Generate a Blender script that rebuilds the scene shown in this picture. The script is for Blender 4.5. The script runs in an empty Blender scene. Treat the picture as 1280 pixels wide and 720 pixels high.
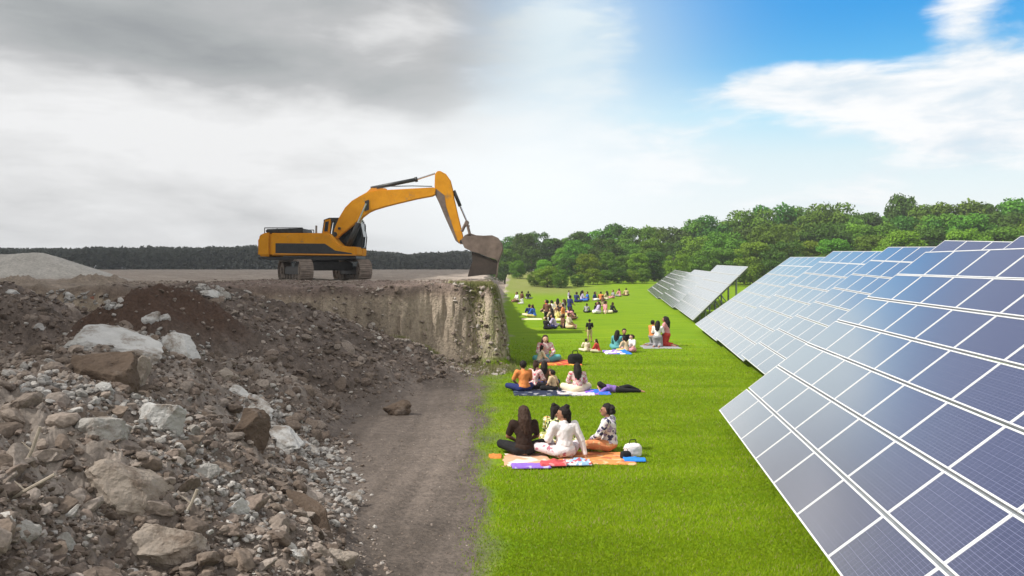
import bpy, bmesh, math, random
import numpy as np
from mathutils import Vector, Matrix, Euler
random.seed(7); rng = np.random.default_rng(7)
S = bpy.context.scene
COL = S.collection
F = 1100.0; HZ = 335.0; CAMH = 3.2        # focal length in photo pixels, horizon row, eye height
def R(a): return math.radians(a)
def at(px, py, Y): return Vector(((px-640)/F*Y, Y, CAMH-(py-HZ)/F*Y))
def gnd(px, py):
    Y = F*CAMH/(py-HZ); return Vector(((px-640)/F*Y, Y, 0.0))

# ------------------------------------------------------------------ noise
def _h(ix, iy, iz, seed):
    n = (ix.astype(np.int64)*374761393 + iy.astype(np.int64)*668265263 + iz.astype(np.int64)*2147483647 + seed*974711) & 0xffffffff
    n = ((n ^ (n >> 13))*1274126177) & 0xffffffff
    n = (n ^ (n >> 16)) & 0xffffffff
    return n/4294967295.0
def vnoise(x, y, z=None, seed=0):
    x = np.asarray(x, float); y = np.asarray(y, float)
    z = np.zeros_like(x) if z is None else np.asarray(z, float)
    x0 = np.floor(x); y0 = np.floor(y); z0 = np.floor(z)
    fx, fy, fz = x-x0, y-y0, z-z0
    fx = fx*fx*(3-2*fx); fy = fy*fy*(3-2*fy); fz = fz*fz*(3-2*fz)
    r = 0
    for dx in (0, 1):
        wx = fx if dx else 1-fx
        for dy in (0, 1):
            wy = fy if dy else 1-fy
            for dz in ((0, 1) if np.any(fz) else (0,)):
                wz = fz if dz else 1-fz
                r = r + wx*wy*wz*_h(x0+dx, y0+dy, z0+dz, seed)
    return r*2-1
def fbm(x, y, z=None, oct=4, seed=0, gain=.5):
    r = 0; a = 1; s = 1; t = 0
    for i in range(oct):
        r = r + a*vnoise(x*s, y*s, None if z is None else z*s, seed+i*17); t += a; a *= gain; s *= 2.03
    return r/t
def sst(x, a, b):
    t = np.clip((x-a)/(b-a), 0, 1); return t*t*(3-2*t)

# ------------------------------------------------------------------ object helpers
def tag(o, label=None, cat=None, group=None, kind=None):
    if label: o['label'] = label
    if cat: o['category'] = cat
    if group: o['group'] = group
    if kind: o['kind'] = kind
    return o
def empty(name, loc=(0, 0, 0), rz=0):
    o = bpy.data.objects.new(name, None); COL.objects.link(o); o.location = loc; o.rotation_euler = (0, 0, rz)
    o.empty_display_size = .2; return o
def link(name, me, m=None, parent=None, smooth=False):
    o = bpy.data.objects.new(name, me); COL.objects.link(o)
    if m is not None and not me.materials: me.materials.append(m)
    if smooth: me.polygons.foreach_set('use_smooth', [True]*len(me.polygons))
    if parent: o.parent = parent
    return o
def np_mesh(name, V, Fc, smooth=False):
    """V (n,3); Fc (m,k) with constant k"""
    V = np.ascontiguousarray(V, dtype=np.float32); Fc = np.ascontiguousarray(Fc, dtype=np.int32)
    me = bpy.data.meshes.new(name); me.vertices.add(len(V)); me.vertices.foreach_set('co', V.ravel())
    k = Fc.shape[1]; me.loops.add(Fc.size); me.loops.foreach_set('vertex_index', Fc.ravel())
    me.polygons.add(len(Fc)); me.polygons.foreach_set('loop_start', np.arange(0, Fc.size, k, dtype=np.int32))
    me.polygons.foreach_set('loop_total', np.full(len(Fc), k, dtype=np.int32))
    me.polygons.foreach_set('use_smooth', np.full(len(Fc), smooth, dtype=bool))
    me.update(calc_edges=True); return me
def copy_tree(o, parent=None):
    c = o.copy(); COL.objects.link(c)
    if parent: c.parent = parent
    for ch in list(o.children): copy_tree(ch, c)
    return c

class MB:
    """collects simple solids into one mesh"""
    def __init__(s): s.bm = bmesh.new()
    def box(s, c, d, rot=None, bev=0.0):
        r = bmesh.ops.create_cube(s.bm, size=1)
        M = Matrix.Translation(c) @ (rot.to_matrix().to_4x4() if rot else Matrix.Identity(4)) @ Matrix.Diagonal((*d, 1))
        bmesh.ops.transform(s.bm, matrix=M, verts=r['verts'])
        if bev:
            e = list({e for v in r['verts'] for e in v.link_edges})
            bmesh.ops.bevel(s.bm, geom=e, offset=bev, segments=2, affect='EDGES', clamp_overlap=True)
        return s
    def tube(s, a, b, ra, rb=None, n=12):
        a = Vector(a); b = Vector(b); rb = ra if rb is None else rb
        d = b-a
        r = bmesh.ops.create_cone(s.bm, cap_ends=True, segments=n, radius1=ra, radius2=rb, depth=d.length)
        M = Matrix.Translation((a+b)/2) @ d.to_track_quat('Z', 'Y').to_matrix().to_4x4()
        bmesh.ops.transform(s.bm, matrix=M, verts=r['verts']); return s
    def path(s, pts, r, n=8):
        for a, b in zip(pts[:-1], pts[1:]): s.tube(a, b, r, r, n)
        return s
    def prism(s, pts, y0, y1, bev=0.0):
        """profile in x-z, extruded along y"""
        n0 = set(s.bm.verts)
        vs = [s.bm.verts.new((p[0], y0, p[1])) for p in pts]
        f = s.bm.faces.new(vs)
        r = bmesh.ops.extrude_face_region(s.bm, geom=[f])
        nv = [g for g in r['geom'] if isinstance(g, bmesh.types.BMVert)]
        bmesh.ops.translate(s.bm, vec=(0, y1-y0, 0), verts=nv)
        new = [v for v in s.bm.verts if v not in n0]
        fs = list({f for v in new for f in v.link_faces})
        bmesh.ops.recalc_face_normals(s.bm, faces=fs)
        if bev:
            e = [e for e in {e for v in new for e in v.link_edges} if len(e.link_faces) == 2 and e.calc_face_angle(0) > .5]
            bmesh.ops.bevel(s.bm, geom=e, offset=bev, segments=2, affect='EDGES', clamp_overlap=True)
        return s
    def build(s, name, m=None, parent=None, smooth=False):
        bmesh.ops.recalc_face_normals(s.bm, faces=s.bm.faces)
        me = bpy.data.meshes.new(name); s.bm.to_mesh(me); s.bm.free()
        return link(name, me, m, parent, smooth)

# ------------------------------------------------------------------ materials
MATS = {}
def newmat(name):
    m = bpy.data.materials.new(name); m.use_nodes = True; nt = m.node_tree
    b = nt.nodes['Principled BSDF']; return m, nt, b
def N(nt, t, **k):
    n = nt.nodes.new(t)
    for a, v in k.items():
        if a.startswith('i_'):
            key = a[2:]; key = int(key) if key.isdigit() else key
            n.inputs[key].default_value = v
        else: setattr(n, a, v)
    return n
def ramp(nt, stops, interp='LINEAR'):
    n = nt.nodes.new('ShaderNodeValToRGB'); cr = n.color_ramp; cr.interpolation = interp
    while len(cr.elements) > 1: cr.elements.remove(cr.elements[-1])
    cr.elements[0].position = stops[0][0]; cr.elements[0].color = (*stops[0][1], 1)
    for p, c in stops[1:]:
        e = cr.elements.new(p); e.color = (*c, 1)
    return n
def mixc(nt, fac, a, b, blend='MIX'):
    n = nt.nodes.new('ShaderNodeMix'); n.data_type = 'RGBA'; n.blend_type = blend
    for i, v in ((0, fac), (6, a), (7, b)):
        if hasattr(v, 'links') or isinstance(v, bpy.types.NodeSocket): nt.links.new(v, n.inputs[i])
        else: n.inputs[i].default_value = v if i == 0 else (*v, 1)
    return n.outputs[2]
def mth(nt, op, a, b=None, c=None, clamp=False):
    n = nt.nodes.new('ShaderNodeMath'); n.operation = op; n.use_clamp = clamp
    for i, v in enumerate((a, b, c)):
        if v is None: continue
        if isinstance(v, bpy.types.NodeSocket): nt.links.new(v, n.inputs[i])
        else: n.inputs[i].default_value = v
    return n.outputs[0]
def surf(name, c1, c2, scale=6, rough=.7, bump=.2, metal=0, detail=5, rnd=0.0, dist=.02, spec=.4):
    """two-tone mottled surface; optional brightness change per object"""
    if name in MATS: return MATS[name]
    m, nt, b = newmat(name)
    tc = N(nt, 'ShaderNodeTexCoord'); no = N(nt, 'ShaderNodeTexNoise', i_Scale=scale, i_Detail=detail, i_Roughness=.62)
    nt.links.new(tc.outputs['Object'], no.inputs['Vector'])
    r = ramp(nt, [(.32, c1), (.68, c2)]); nt.links.new(no.outputs['Fac'], r.inputs[0])
    out = r.outputs[0]
    if rnd:
        oi = N(nt, 'ShaderNodeObjectInfo')
        v = mth(nt, 'MULTIPLY_ADD', oi.outputs['Random'], 2*rnd, 1-rnd)
        hs = N(nt, 'ShaderNodeHueSaturation'); nt.links.new(out, hs.inputs['Color']); nt.links.new(v, hs.inputs['Value']); out = hs.outputs[0]
    nt.links.new(out, b.inputs['Base Color'])
    b.inputs['Roughness'].default_value = rough; b.inputs['Metallic'].default_value = metal
    b.inputs['Specular IOR Level'].default_value = spec
    if bump:
        bp = N(nt, 'ShaderNodeBump', i_Strength=bump, i_Distance=dist); nt.links.new(no.outputs['Fac'], bp.inputs['Height'])
        nt.links.new(bp.outputs[0], b.inputs['Normal'])
    MATS[name] = m; return m
def cloth(name, c, c2=None, scale=9.0, thr=.5):
    """woven cloth; with c2 a printed pattern of patches"""
    if name in MATS: return MATS[name]
    m, nt, b = newmat(name)
    tc = N(nt, 'ShaderNodeTexCoord')
    n2 = N(nt, 'ShaderNodeTexNoise', i_Scale=14.0, i_Detail=4.0); nt.links.new(tc.outputs['Object'], n2.inputs['Vector'])
    base = mixc(nt, n2.outputs['Fac'], [x*.85 for x in c], [min(1, x*1.12) for x in c])
    if c2 is not None:
        if not isinstance(c2, list): c2 = [c2]
        for k, cc in enumerate(c2):
            vo = N(nt, 'ShaderNodeTexNoise', i_Scale=scale, i_Detail=1.5)
            mp = N(nt, 'ShaderNodeMapping'); mp.inputs['Location'].default_value = (k*3.7+1, k*1.3, 2*k)
            nt.links.new(tc.outputs['Object'], mp.inputs['Vector']); nt.links.new(mp.outputs[0], vo.inputs['Vector'])
            r = ramp(nt, [(thr, (0, 0, 0)), (thr+.04, (1, 1, 1))]); nt.links.new(vo.outputs['Fac'], r.inputs[0])
            base = mixc(nt, r.outputs[0], base, cc)
    nt.links.new(base, b.inputs['Base Color']); b.inputs['Roughness'].default_value = .9
    b.inputs['Specular IOR Level'].default_value = .15
    bp = N(nt, 'ShaderNodeBump', i_Strength=.35, i_Distance=.02); nt.links.new(n2.outputs['Fac'], bp.inputs['Height'])
    nt.links.new(bp.outputs[0], b.inputs['Normal'])
    MATS[name] = m; return m

# ------------------------------------------------------------------ terrain height (world metres)
def seg(X, Y, a, b, slope, sy=None):
    """ridge from a to b, each (x, y, h), falling away at the given slope"""
    ax, ay, ah = a; bx, by, bh = b
    dx, dy = bx-ax, by-ay; L = dx*dx+dy*dy
    t = np.clip(((X-ax)*dx+(Y-ay)*dy)/L, 0, 1)
    d = np.sqrt((X-ax-t*dx)**2+(Y-ay-t*dy)**2)
    return ah+(bh-ah)*t - slope*(np.sqrt(d*d+.25)-.5)
def smax(a, b, k=.25):
    h = np.clip(.5+.5*(a-b)/k, 0, 1); return b*(1-h)+a*h+k*h*(1-h)
def cliffline(X): return 28.4 + .5*vnoise(X*.45, X*0+3, seed=5) + .25*vnoise(X*1.7, X*0+9, seed=6)
def parts(X, Y):
    toe = np.interp(Y, [0, 6, 9.6, 13.3, 18, 22, 26], [-.2, -.95, -1.5, -2.3, -3.3, -4.3, -5.4]) + .3*vnoise(Y*.6, X*.3, seed=3)
    cap = np.interp(Y, [0, 9, 11, 15.8, 18, 21], [2.05, 2.05, 2.12, 2.12, 1.5, .8]) - .60*sst(-X, 5.8, 8.4)*sst(Y, 9, 12)
    f = .62*(toe-X)
    h1 = -smax(-f, -cap, .7)
    h1 = np.where(Y > 20, h1-(Y-20)*.5, h1)
    h2 = smax(seg(X, Y, (-8.3, 24.0, 2.78), (-5.7, 26, 1.85), .48), seg(X, Y, (-5.7, 26, 1.85), (-2.6, 27.6, .25), .48), .3)
    h2 = smax(h2, seg(X, Y, (-8.3, 24.0, 2.74), (-10.2, 27, 2.3), .5), .3)
    h3 = smax(seg(X, Y, (-18, 22, 2.85), (-12.9, 22, 2.72), .5), seg(X, Y, (-12.9, 22, 2.72), (-10.2, 20.7, 1.75), .5), .3)
    hb = seg(X, Y, (-8.9, 21.2, 2.80), (-8.3, 21.6, 2.74), .80)
    h4 = smax(seg(X, Y, (-40, 46, 4.1), (-24.2, 45, 3.9), .35), seg(X, Y, (-24.2, 45, 3.9), (-19.3, 43, 2.55), .35), .4)
    h5 = seg(X, Y, (-30, 35, 2.95), (-15.5, 33, 2.75), .3)
    Yc = cliffline(X)
    xr = -.50 - .03*(Y-28.4) - .22*vnoise(Y*.6, X*0+1, seed=8) - .15*vnoise(Y*2.1, X*0+1, seed=9)
    mY = sst(Y-Yc, -.45, .4); mX = sst(xr-X, -.5, .3)
    pl = 2.60*mY*mX
    rise = 1.9*sst(Y, 108, 165)*(1-sst(X, 12, 40)) 
    pl = np.where(X > -1, np.maximum(np.where(Y > 100, 0, pl)*1.0, rise), pl)
    return h1, h2, h3, hb, h4, h5, pl, mY*mX
def height(X, Y, detail=True):
    X = np.asarray(X, float); Y = np.asarray(Y, float)
    h1, h2, h3, hb, h4, h5, pl, mc = parts(X, Y)
    z = smax(smax(h1, h2), smax(h3, hb, .15), .2)
    z = smax(z, smax(h4, h5, .3), .2); z = smax(z, z*0-.12, .35)
    heap = sst(z, .03, .5)*(1-sst(Y, 33, 40))
    z = np.maximum(z, 0)
    if detail:
        n = .30*fbm(X*.75, Y*.75, oct=3, seed=20) + .14*fbm(X*2.6, Y*2.6, oct=3, seed=31)
        rid = .09*(1-np.abs(fbm(X*5, Y*5, oct=3, seed=44)))**2
        fine = .045*fbm(X*14, Y*14, oct=3, seed=47, gain=.7)
        z = z + heap*(n*1.0+rid-.05+fine*1.0)
        z = z + (1-heap)*sst(-X, .3, 1.2)*(.035*fbm(X*1.2, Y*.8, oct=4, seed=60)+.012*fbm(X*9, Y*9, oct=2, seed=61))*sst(Y,0,5)
        pl = pl + mc*(.15*fbm(X*.9, Y*.35, oct=4, seed=70)+.05*fbm(X*3, Y*2, oct=3, seed=72))*np.where(pl > .3, 1, 0)
        # low spoil berm along the top of the cutting
        pl = pl + mc*.05*np.exp(-((Y-cliffline(X)-1.2)/.8)**2)*sst(-X, .4, 2)
    z = smax(z, pl, .12) - .03*0
    arc = X+.012*(Y-17)**2*.5
    rut = (np.exp(-((arc+1.9)/.16)**2)+np.exp(-((arc+3.3)/.18)**2)+.6*np.exp(-((arc+1.2)/.14)**2))*sst(Y, 6, 9)*(1-sst(Y, 24, 27))*(1-heap) if detail else 0
    if detail: z = z - .028*rut*(.7+.5*vnoise(Y*1.3, X*2, seed=77)) + .015*(1-heap)*sst(-X, .5, 1)*vnoise(Y*3.1, X*1.1, seed=78)
    lawn = sst(X, -.25, .2)*(1-sst(Y, 95, 105))
    return z*(1-lawn) + lawn*0
def ray(px, py, ymin=4.0, ymax=120):
    Y = np.exp(np.linspace(math.log(ymin), math.log(ymax), 3000)); X = (px-640)/F*Y; Z = CAMH-(py-HZ)/F*Y
    h = height(X, Y); i = int(np.argmax(h >= Z))
    if h[i] < Z[i]: i = len(Y)-1
    return Vector((float(X[i]), float(Y[i]), float(h[i])))

# ------------------------------------------------------------------ ground sheet
def make_ground():
    t = np.concatenate([np.linspace(-2.6, -.76, 90), np.linspace(-.755, .015, 820), np.linspace(.02, 1.9, 60)])
    a = np.log(3.0); 
    ys = np.exp(np.linspace(np.log(3.4), np.log(26.8), 560))
    ys = np.concatenate([ys, np.linspace(26.85, 29.6, 120), np.exp(np.linspace(np.log(29.7), np.log(70), 150)), np.exp(np.linspace(np.log(71), np.log(420), 70))])
    T, Yg = np.meshgrid(t, ys); X = T*Yg; Y = Yg.copy()
    Z = height(X, Y)
    # vertical erosion grooves in the cut face
    h1, h2, h3, hb, h4, h5, pl, mc = parts(X, Y)
    face = np.clip(4*mc*(1-mc), 0, 1)*(Y < 31)*(X < 0)
    gr = .28*fbm(X*1.6, Z*.25, oct=4, seed=90)+.14*fbm(X*6, Z*.8, oct=3, seed=95)
    Y2 = Y + face*gr
    V = np.stack([X, Y2, Z], -1).reshape(-1, 3)
    nr, nc = X.shape
    i = np.arange(nr*nc).reshape(nr, nc)
    Q = np.stack([i[:-1, :-1], i[:-1, 1:], i[1:, 1:], i[1:, :-1]], -1).reshape(-1, 4)
    me = np_mesh('ground', V, Q, True)
    # material regions as real colours of the soil
    def C(*c): return np.array(c)
    X1, Y1, Z1 = X.ravel(), Y.ravel(), Z.ravel()
    n1 = fbm(X1*.5, Y1*.5, oct=4, seed=101)[:, None]; n2 = fbm(X1*3, Y1*3, oct=4, seed=111)[:, None]
    arc_ = (X1+.006*(Y1-17)**2)[:, None]; bands = fbm(arc_[:, 0]*2.2, Y1*.12, oct=4, seed=106)[:, None]
    col = C(.148, .123, .106)*(1+.25*n1+.14*n2+.6*bands)                    # track floor, dry tan earth
    s2 = lambda v: v[:, None]
    z = smax(smax(h1, h2), smax(h3, hb, .15), .2).ravel()
    heap = s2(sst(z, .0, .35)*(1-sst(Y1, 30, 34)))
    w = np.array(sst(n1+.5*n2, -.25, .35))
    heapc = C(.17, .14, .12)*(1-w)+C(.30, .26, .23)*w
    col = col*(1-heap)+heapc*heap
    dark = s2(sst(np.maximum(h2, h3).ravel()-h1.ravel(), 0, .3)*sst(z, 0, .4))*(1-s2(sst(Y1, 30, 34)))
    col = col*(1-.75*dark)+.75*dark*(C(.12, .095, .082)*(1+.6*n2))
    br = s2(sst((hb-np.maximum(h2, h3)).ravel(), -.05, .1)*sst(z, 1.2, 2)*(Y1 > 18)*(Y1 < 25))
    col = col*(1-br)+br*C(.085, .055, .042)
    fl = s2(sst(Y1, 29, 34)*(X1 < 1))
    col = col*(1-fl)+fl*(C(.33, .28, .24)*(1+.3*n1))
    lt = s2(sst((h4-h5).ravel(), 0, .4)*sst(h4.ravel(), 2.4, 2.9)*(Y1 > 36))
    col = col*(1-lt)+lt*C(.43, .41, .38)*(1+.2*n2)
    bs = s2(sst(h5.ravel(), 1.0, 1.8)*(Y1 > 26)*(Y1 < 42)*(X1 < -10))
    col = col*(1-bs)+bs*C(.26, .215, .175)*(1+.35*n2)
    # cut face: pale clay with darker streaks and a dark topsoil lip
    fc = s2(face.ravel()); zz = s2(Z1)
    st = fbm(X1*4, Z1*.5, oct=3, seed=121)[:, None]
    clay = C(.36, .30, .235)*(1+.28*st+.12*n2); lip = sst(zz+.25*n2, 2.05, 2.5)
    clay = clay*(1-lip*.7)+lip*.7*C(.15, .105, .085)
    k = np.clip(fc*2.2, 0, 1); col = col*(1-k)+k*clay
    top = s2(mc.ravel()*(Y1 > 28)*(Y1 < 40)*(X1 > -12)); k = top*(1-np.clip(fc*2.2, 0, 1))
    col = col*(1-k)+k*(C(.19, .145, .125)*(1+.35*n2))
    # darker toe below the cut
    toe = s2(np.exp(-((Y1-27.2)/.9)**2)*(X1 > -5)*(X1 < 0)); col = col*(1-.55*toe)+.55*toe*C(.09, .075, .06)
    mossy = s2(sst(X1/np.minimum(Y1, 34), -.05, -.008)*(Y1 > 26)*(Y1 < 60)*sst(Z1, .05, .4))*np.clip(.5+1.1*n2+.5*n1, 0, .85)
    col = col*(1-mossy)+mossy*C(.17, .20, .06)
    col = np.clip(col, .01, .9)
    g = sst(X1/np.minimum(Y1, 30)+.028*fbm(X1*1.2, Y1*.6, oct=4, seed=131), -.060, .010)
    g = g*(1-sst(Z1, .15, .5)*(Y1 < 90))
    farfield = sst(Y1+.8*X1, 96, 125)*sst(X1, -6, 1)*(1-sst(X1, 4, 15))
    alpha = np.clip(g, 0, 1)
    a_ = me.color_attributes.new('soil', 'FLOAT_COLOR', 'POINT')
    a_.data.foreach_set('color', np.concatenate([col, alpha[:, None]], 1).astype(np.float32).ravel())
    b_ = me.attributes.new('field', 'FLOAT', 'POINT'); b_.data.foreach_set('value', farfield.astype(np.float32))
    m, nt, b = newmat('ground_mat'); MATS['ground'] = m
    at_ = N(nt, 'ShaderNodeAttribute', attribute_name='soil'); tc = N(nt, 'ShaderNodeTexCoord')
    fa = N(nt, 'ShaderNodeAttribute', attribute_name='field')
    pos = tc.outputs['Object']
    nf = N(nt, 'ShaderNodeTexNoise', i_Scale=9.0, i_Detail=9.0, i_Roughness=.7); nt.links.new(pos, nf.inputs[0])
    vr = N(nt, 'ShaderNodeTexVoronoi', i_Scale=16.0); nt.links.new(pos, vr.inputs['Vector'])
    sp = ramp(nt, [(.25, (.55, .55, .55)), (.5, (1, 1, 1)), (.75, (1.5, 1.48, 1.45))]); nt.links.new(nf.outputs['Fac'], sp.inputs[0])
    soil = mixc(nt, .9, at_.outputs['Color'], sp.outputs[0], 'MULTIPLY')
    # grass colour: mowing drift, dry flecks
    mp = N(nt, 'ShaderNodeMapping'); mp.inputs['Scale'].default_value = (.35, 1.6, 1); nt.links.new(pos, mp.inputs[0])
    ng = N(nt, 'ShaderNodeTexNoise', i_Scale=.9, i_Detail=8.0, i_Roughness=.65); nt.links.new(mp.outputs[0], ng.inputs[0])
    gr = ramp(nt, [(.3, (.10, .21, .003)), (.5, (.155, .27, .003)), (.7, (.22, .315, .004))]); nt.links.new(ng.outputs['Fac'], gr.inputs[0])
    ngf = N(nt, 'ShaderNodeTexNoise', i_Scale=28.0, i_Detail=6.0, i_Roughness=.75); nt.links.new(pos, ngf.inputs[0])
    gf = ramp(nt, [(.3, (.55, .6, .5)), (.6, (1.15, 1.1, 1)), (.8, (1.6, 1.4, 1.2))]); nt.links.new(ngf.outputs['Fac'], gf.inputs[0])
    grass = mixc(nt, .8, gr.outputs[0], gf.outputs[0], 'MULTIPLY')
    field = mixc(nt, ng.outputs['Fac'], (.12, .17, .02), (.25, .25, .09))
    grass = mixc(nt, fa.outputs['Fac'], grass, field)
    # patchy boundary
    nb = N(nt, 'ShaderNodeTexNoise', i_Scale=7.0, i_Detail=8.0, i_Roughness=.7); nt.links.new(pos, nb.inputs[0])
    k1 = mth(nt, 'MULTIPLY_ADD', nb.outputs['Fac'], .8, -.4)
    k2 = mth(nt, 'ADD', at_.outputs['Alpha'], k1)
    k2 = mth(nt, 'ADD', k2, mth(nt, 'MULTIPLY_ADD', at_.outputs['Alpha'], .9, -.45))
    k3 = N(nt, 'ShaderNodeMapRange', i_1=.05, i_2=1.0); nt.links.new(k2, k3.inputs[0])
    c = mixc(nt, k3.outputs[0], soil, grass)
    nt.links.new(c, b.inputs['Base Color']); b.inputs['Roughness'].default_value = .95; b.inputs['Specular IOR Level'].default_value = .12
    hsum = mth(nt, 'MULTIPLY_ADD', vr.outputs['Distance'], -.5, nf.outputs['Fac'])
    hsum = mth(nt, 'ADD', hsum, mth(nt, 'MULTIPLY', ngf.outputs['Fac'], .3))
    bp = N(nt, 'ShaderNodeBump', i_Strength=.8, i_Distance=.05); nt.links.new(hsum, bp.inputs['Height']); nt.links.new(bp.outputs[0], b.inputs['Normal'])
    o = link('ground', me, m); tag(o, kind='structure')
    # outer land to the horizon
    q = 1500
    me = np_mesh('distant_ground', [(-q, -q, -.35), (q, -q, -.35), (q, q, -.35), (-q, q, -.35)], [(0, 1, 2, 3)])
    o = link('distant_ground', me, surf('distant_land', (.14, .14, .09), (.19, .17, .12), .01, .95, 0)); tag(o, kind='structure')
make_ground()

# ------------------------------------------------------------------ grass blades
def make_grass():
    n = 520000
    Y = 8.3+(40-8.3)*rng.random(n)**1.6
    t = -.065+rng.random(n)*(.42+.065); X = t*Y
    edge = X/np.minimum(Y, 30)+.028*fbm(X*1.2, Y*.6, oct=4, seed=131)+.019*rng.standard_normal(n)
    k = (edge > -.014) & (rng.random(n) < 1-sst(Y, 20, 42)) & (X < .1136*Y+7.5)
    for bx, by, bw, bd in FOOT: k &= ~((np.abs(X-bx) < bw*.5) & (np.abs(Y-by) < bd*.5))
    X, Y = X[k], Y[k]; n = len(X)
    patch = .6*fbm(X*1.3, Y*1.9, oct=3, seed=141)+.9*fbm(X*.35, Y*1.1, oct=3, seed=143)
    hgt = (.024+.018*rng.random(n))*(1+.35*patch)*(1+.012*(Y-8)); wid = (.0035+.003*rng.random(n))*(1+.05*(Y-8))
    a = rng.random(n)*2*np.pi; la = rng.random(n)*2*np.pi; ln = hgt*(.2+.7*rng.random(n))
    Z = height(X, Y)
    base = np.stack([X, Y, Z-.004], 1); dx = np.stack([np.cos(a)*wid, np.sin(a)*wid, 0*a], 1)
    tip = base+np.stack([np.cos(la)*ln, np.sin(la)*ln, hgt], 1)
    V = np.stack([base-dx, base+dx, tip], 1).reshape(-1, 3)
    me = np_mesh('lawn_grass', V, np.arange(3*n).reshape(n, 3))
    r = rng.random(n)[:, None]; dry = (rng.random(n)[:, None] < .035+.06*(patch[:, None] > .15))
    c = np.array([.20, .36, .004])*(1-r)+np.array([.32, .47, .006])*r; c = np.where(dry, np.array([.40, .36, .09]), c)
    c = c*np.array([.92, .84, 1.6])*(1+.30*patch[:, None])
    c4 = np.repeat(np.concatenate([c, np.ones((n, 1))], 1), 3, 0)
    ca = me.color_attributes.new('blade', 'FLOAT_COLOR', 'POINT'); ca.data.foreach_set('color', c4.astype(np.float32).ravel())
    m, nt, b = newmat('grass_blade'); at_ = N(nt, 'ShaderNodeAttribute', attribute_name='blade')
    nt.links.new(at_.outputs['Color'], b.inputs['Base Color']); b.inputs['Roughness'].default_value = .6
    b.inputs['Specular IOR Level'].default_value = .2
    tr = N(nt, 'ShaderNodeBsdfTranslucent'); nt.links.new(at_.outputs['Color'], tr.inputs[0])
    mx = N(nt, 'ShaderNodeMixShader', i_0=.45); nt.links.new(b.outputs[0], mx.inputs[1]); nt.links.new(tr.outputs[0], mx.inputs[2])
    nt.links.new(mx.outputs[0], nt.nodes['Material Output'].inputs[0])
    o = link('lawn_grass', me, m); tag(o, 'short bright green mown grass covering the picnic lawn', 'grass', kind='stuff')

# ------------------------------------------------------------------ rocks
def ico(sub):
    bm = bmesh.new(); bmesh.ops.create_icosphere(bm, subdivisions=sub, radius=1)
    V = np.array([v.co[:] for v in bm.verts]); T = np.array([[v.index for v in f.verts] for f in bm.faces]); bm.free(); return V, T
ICO = {k: ico(k) for k in (1, 2, 3, 5)}
def rock_verts(sub, seed, cuts=7, rough=.12):
    V, T = ICO[sub]; V = V.copy(); r = np.random.default_rng(seed)
    for i in range(cuts):
        d = r.standard_normal(3); d /= np.linalg.norm(d); lim = .45+.4*r.random()
        k = V@d; o = k > lim; V[o] -= np.outer((k[o]-lim)*.92, d)
    V *= 1+rough*fbm(V[:, 0]*2+seed, V[:, 1]*2, V[:, 2]*2, oct=3, seed=seed)[:, None]
    if sub > 3: V *= 1+.06*fbm(V[:, 0]*7+seed, V[:, 1]*9, V[:, 2]*9, oct=4, seed=seed+5, gain=.65)[:, None]
    return V, T
def rotm(a, b, c): return np.array(Euler((a, b, c)).to_matrix())
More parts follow.
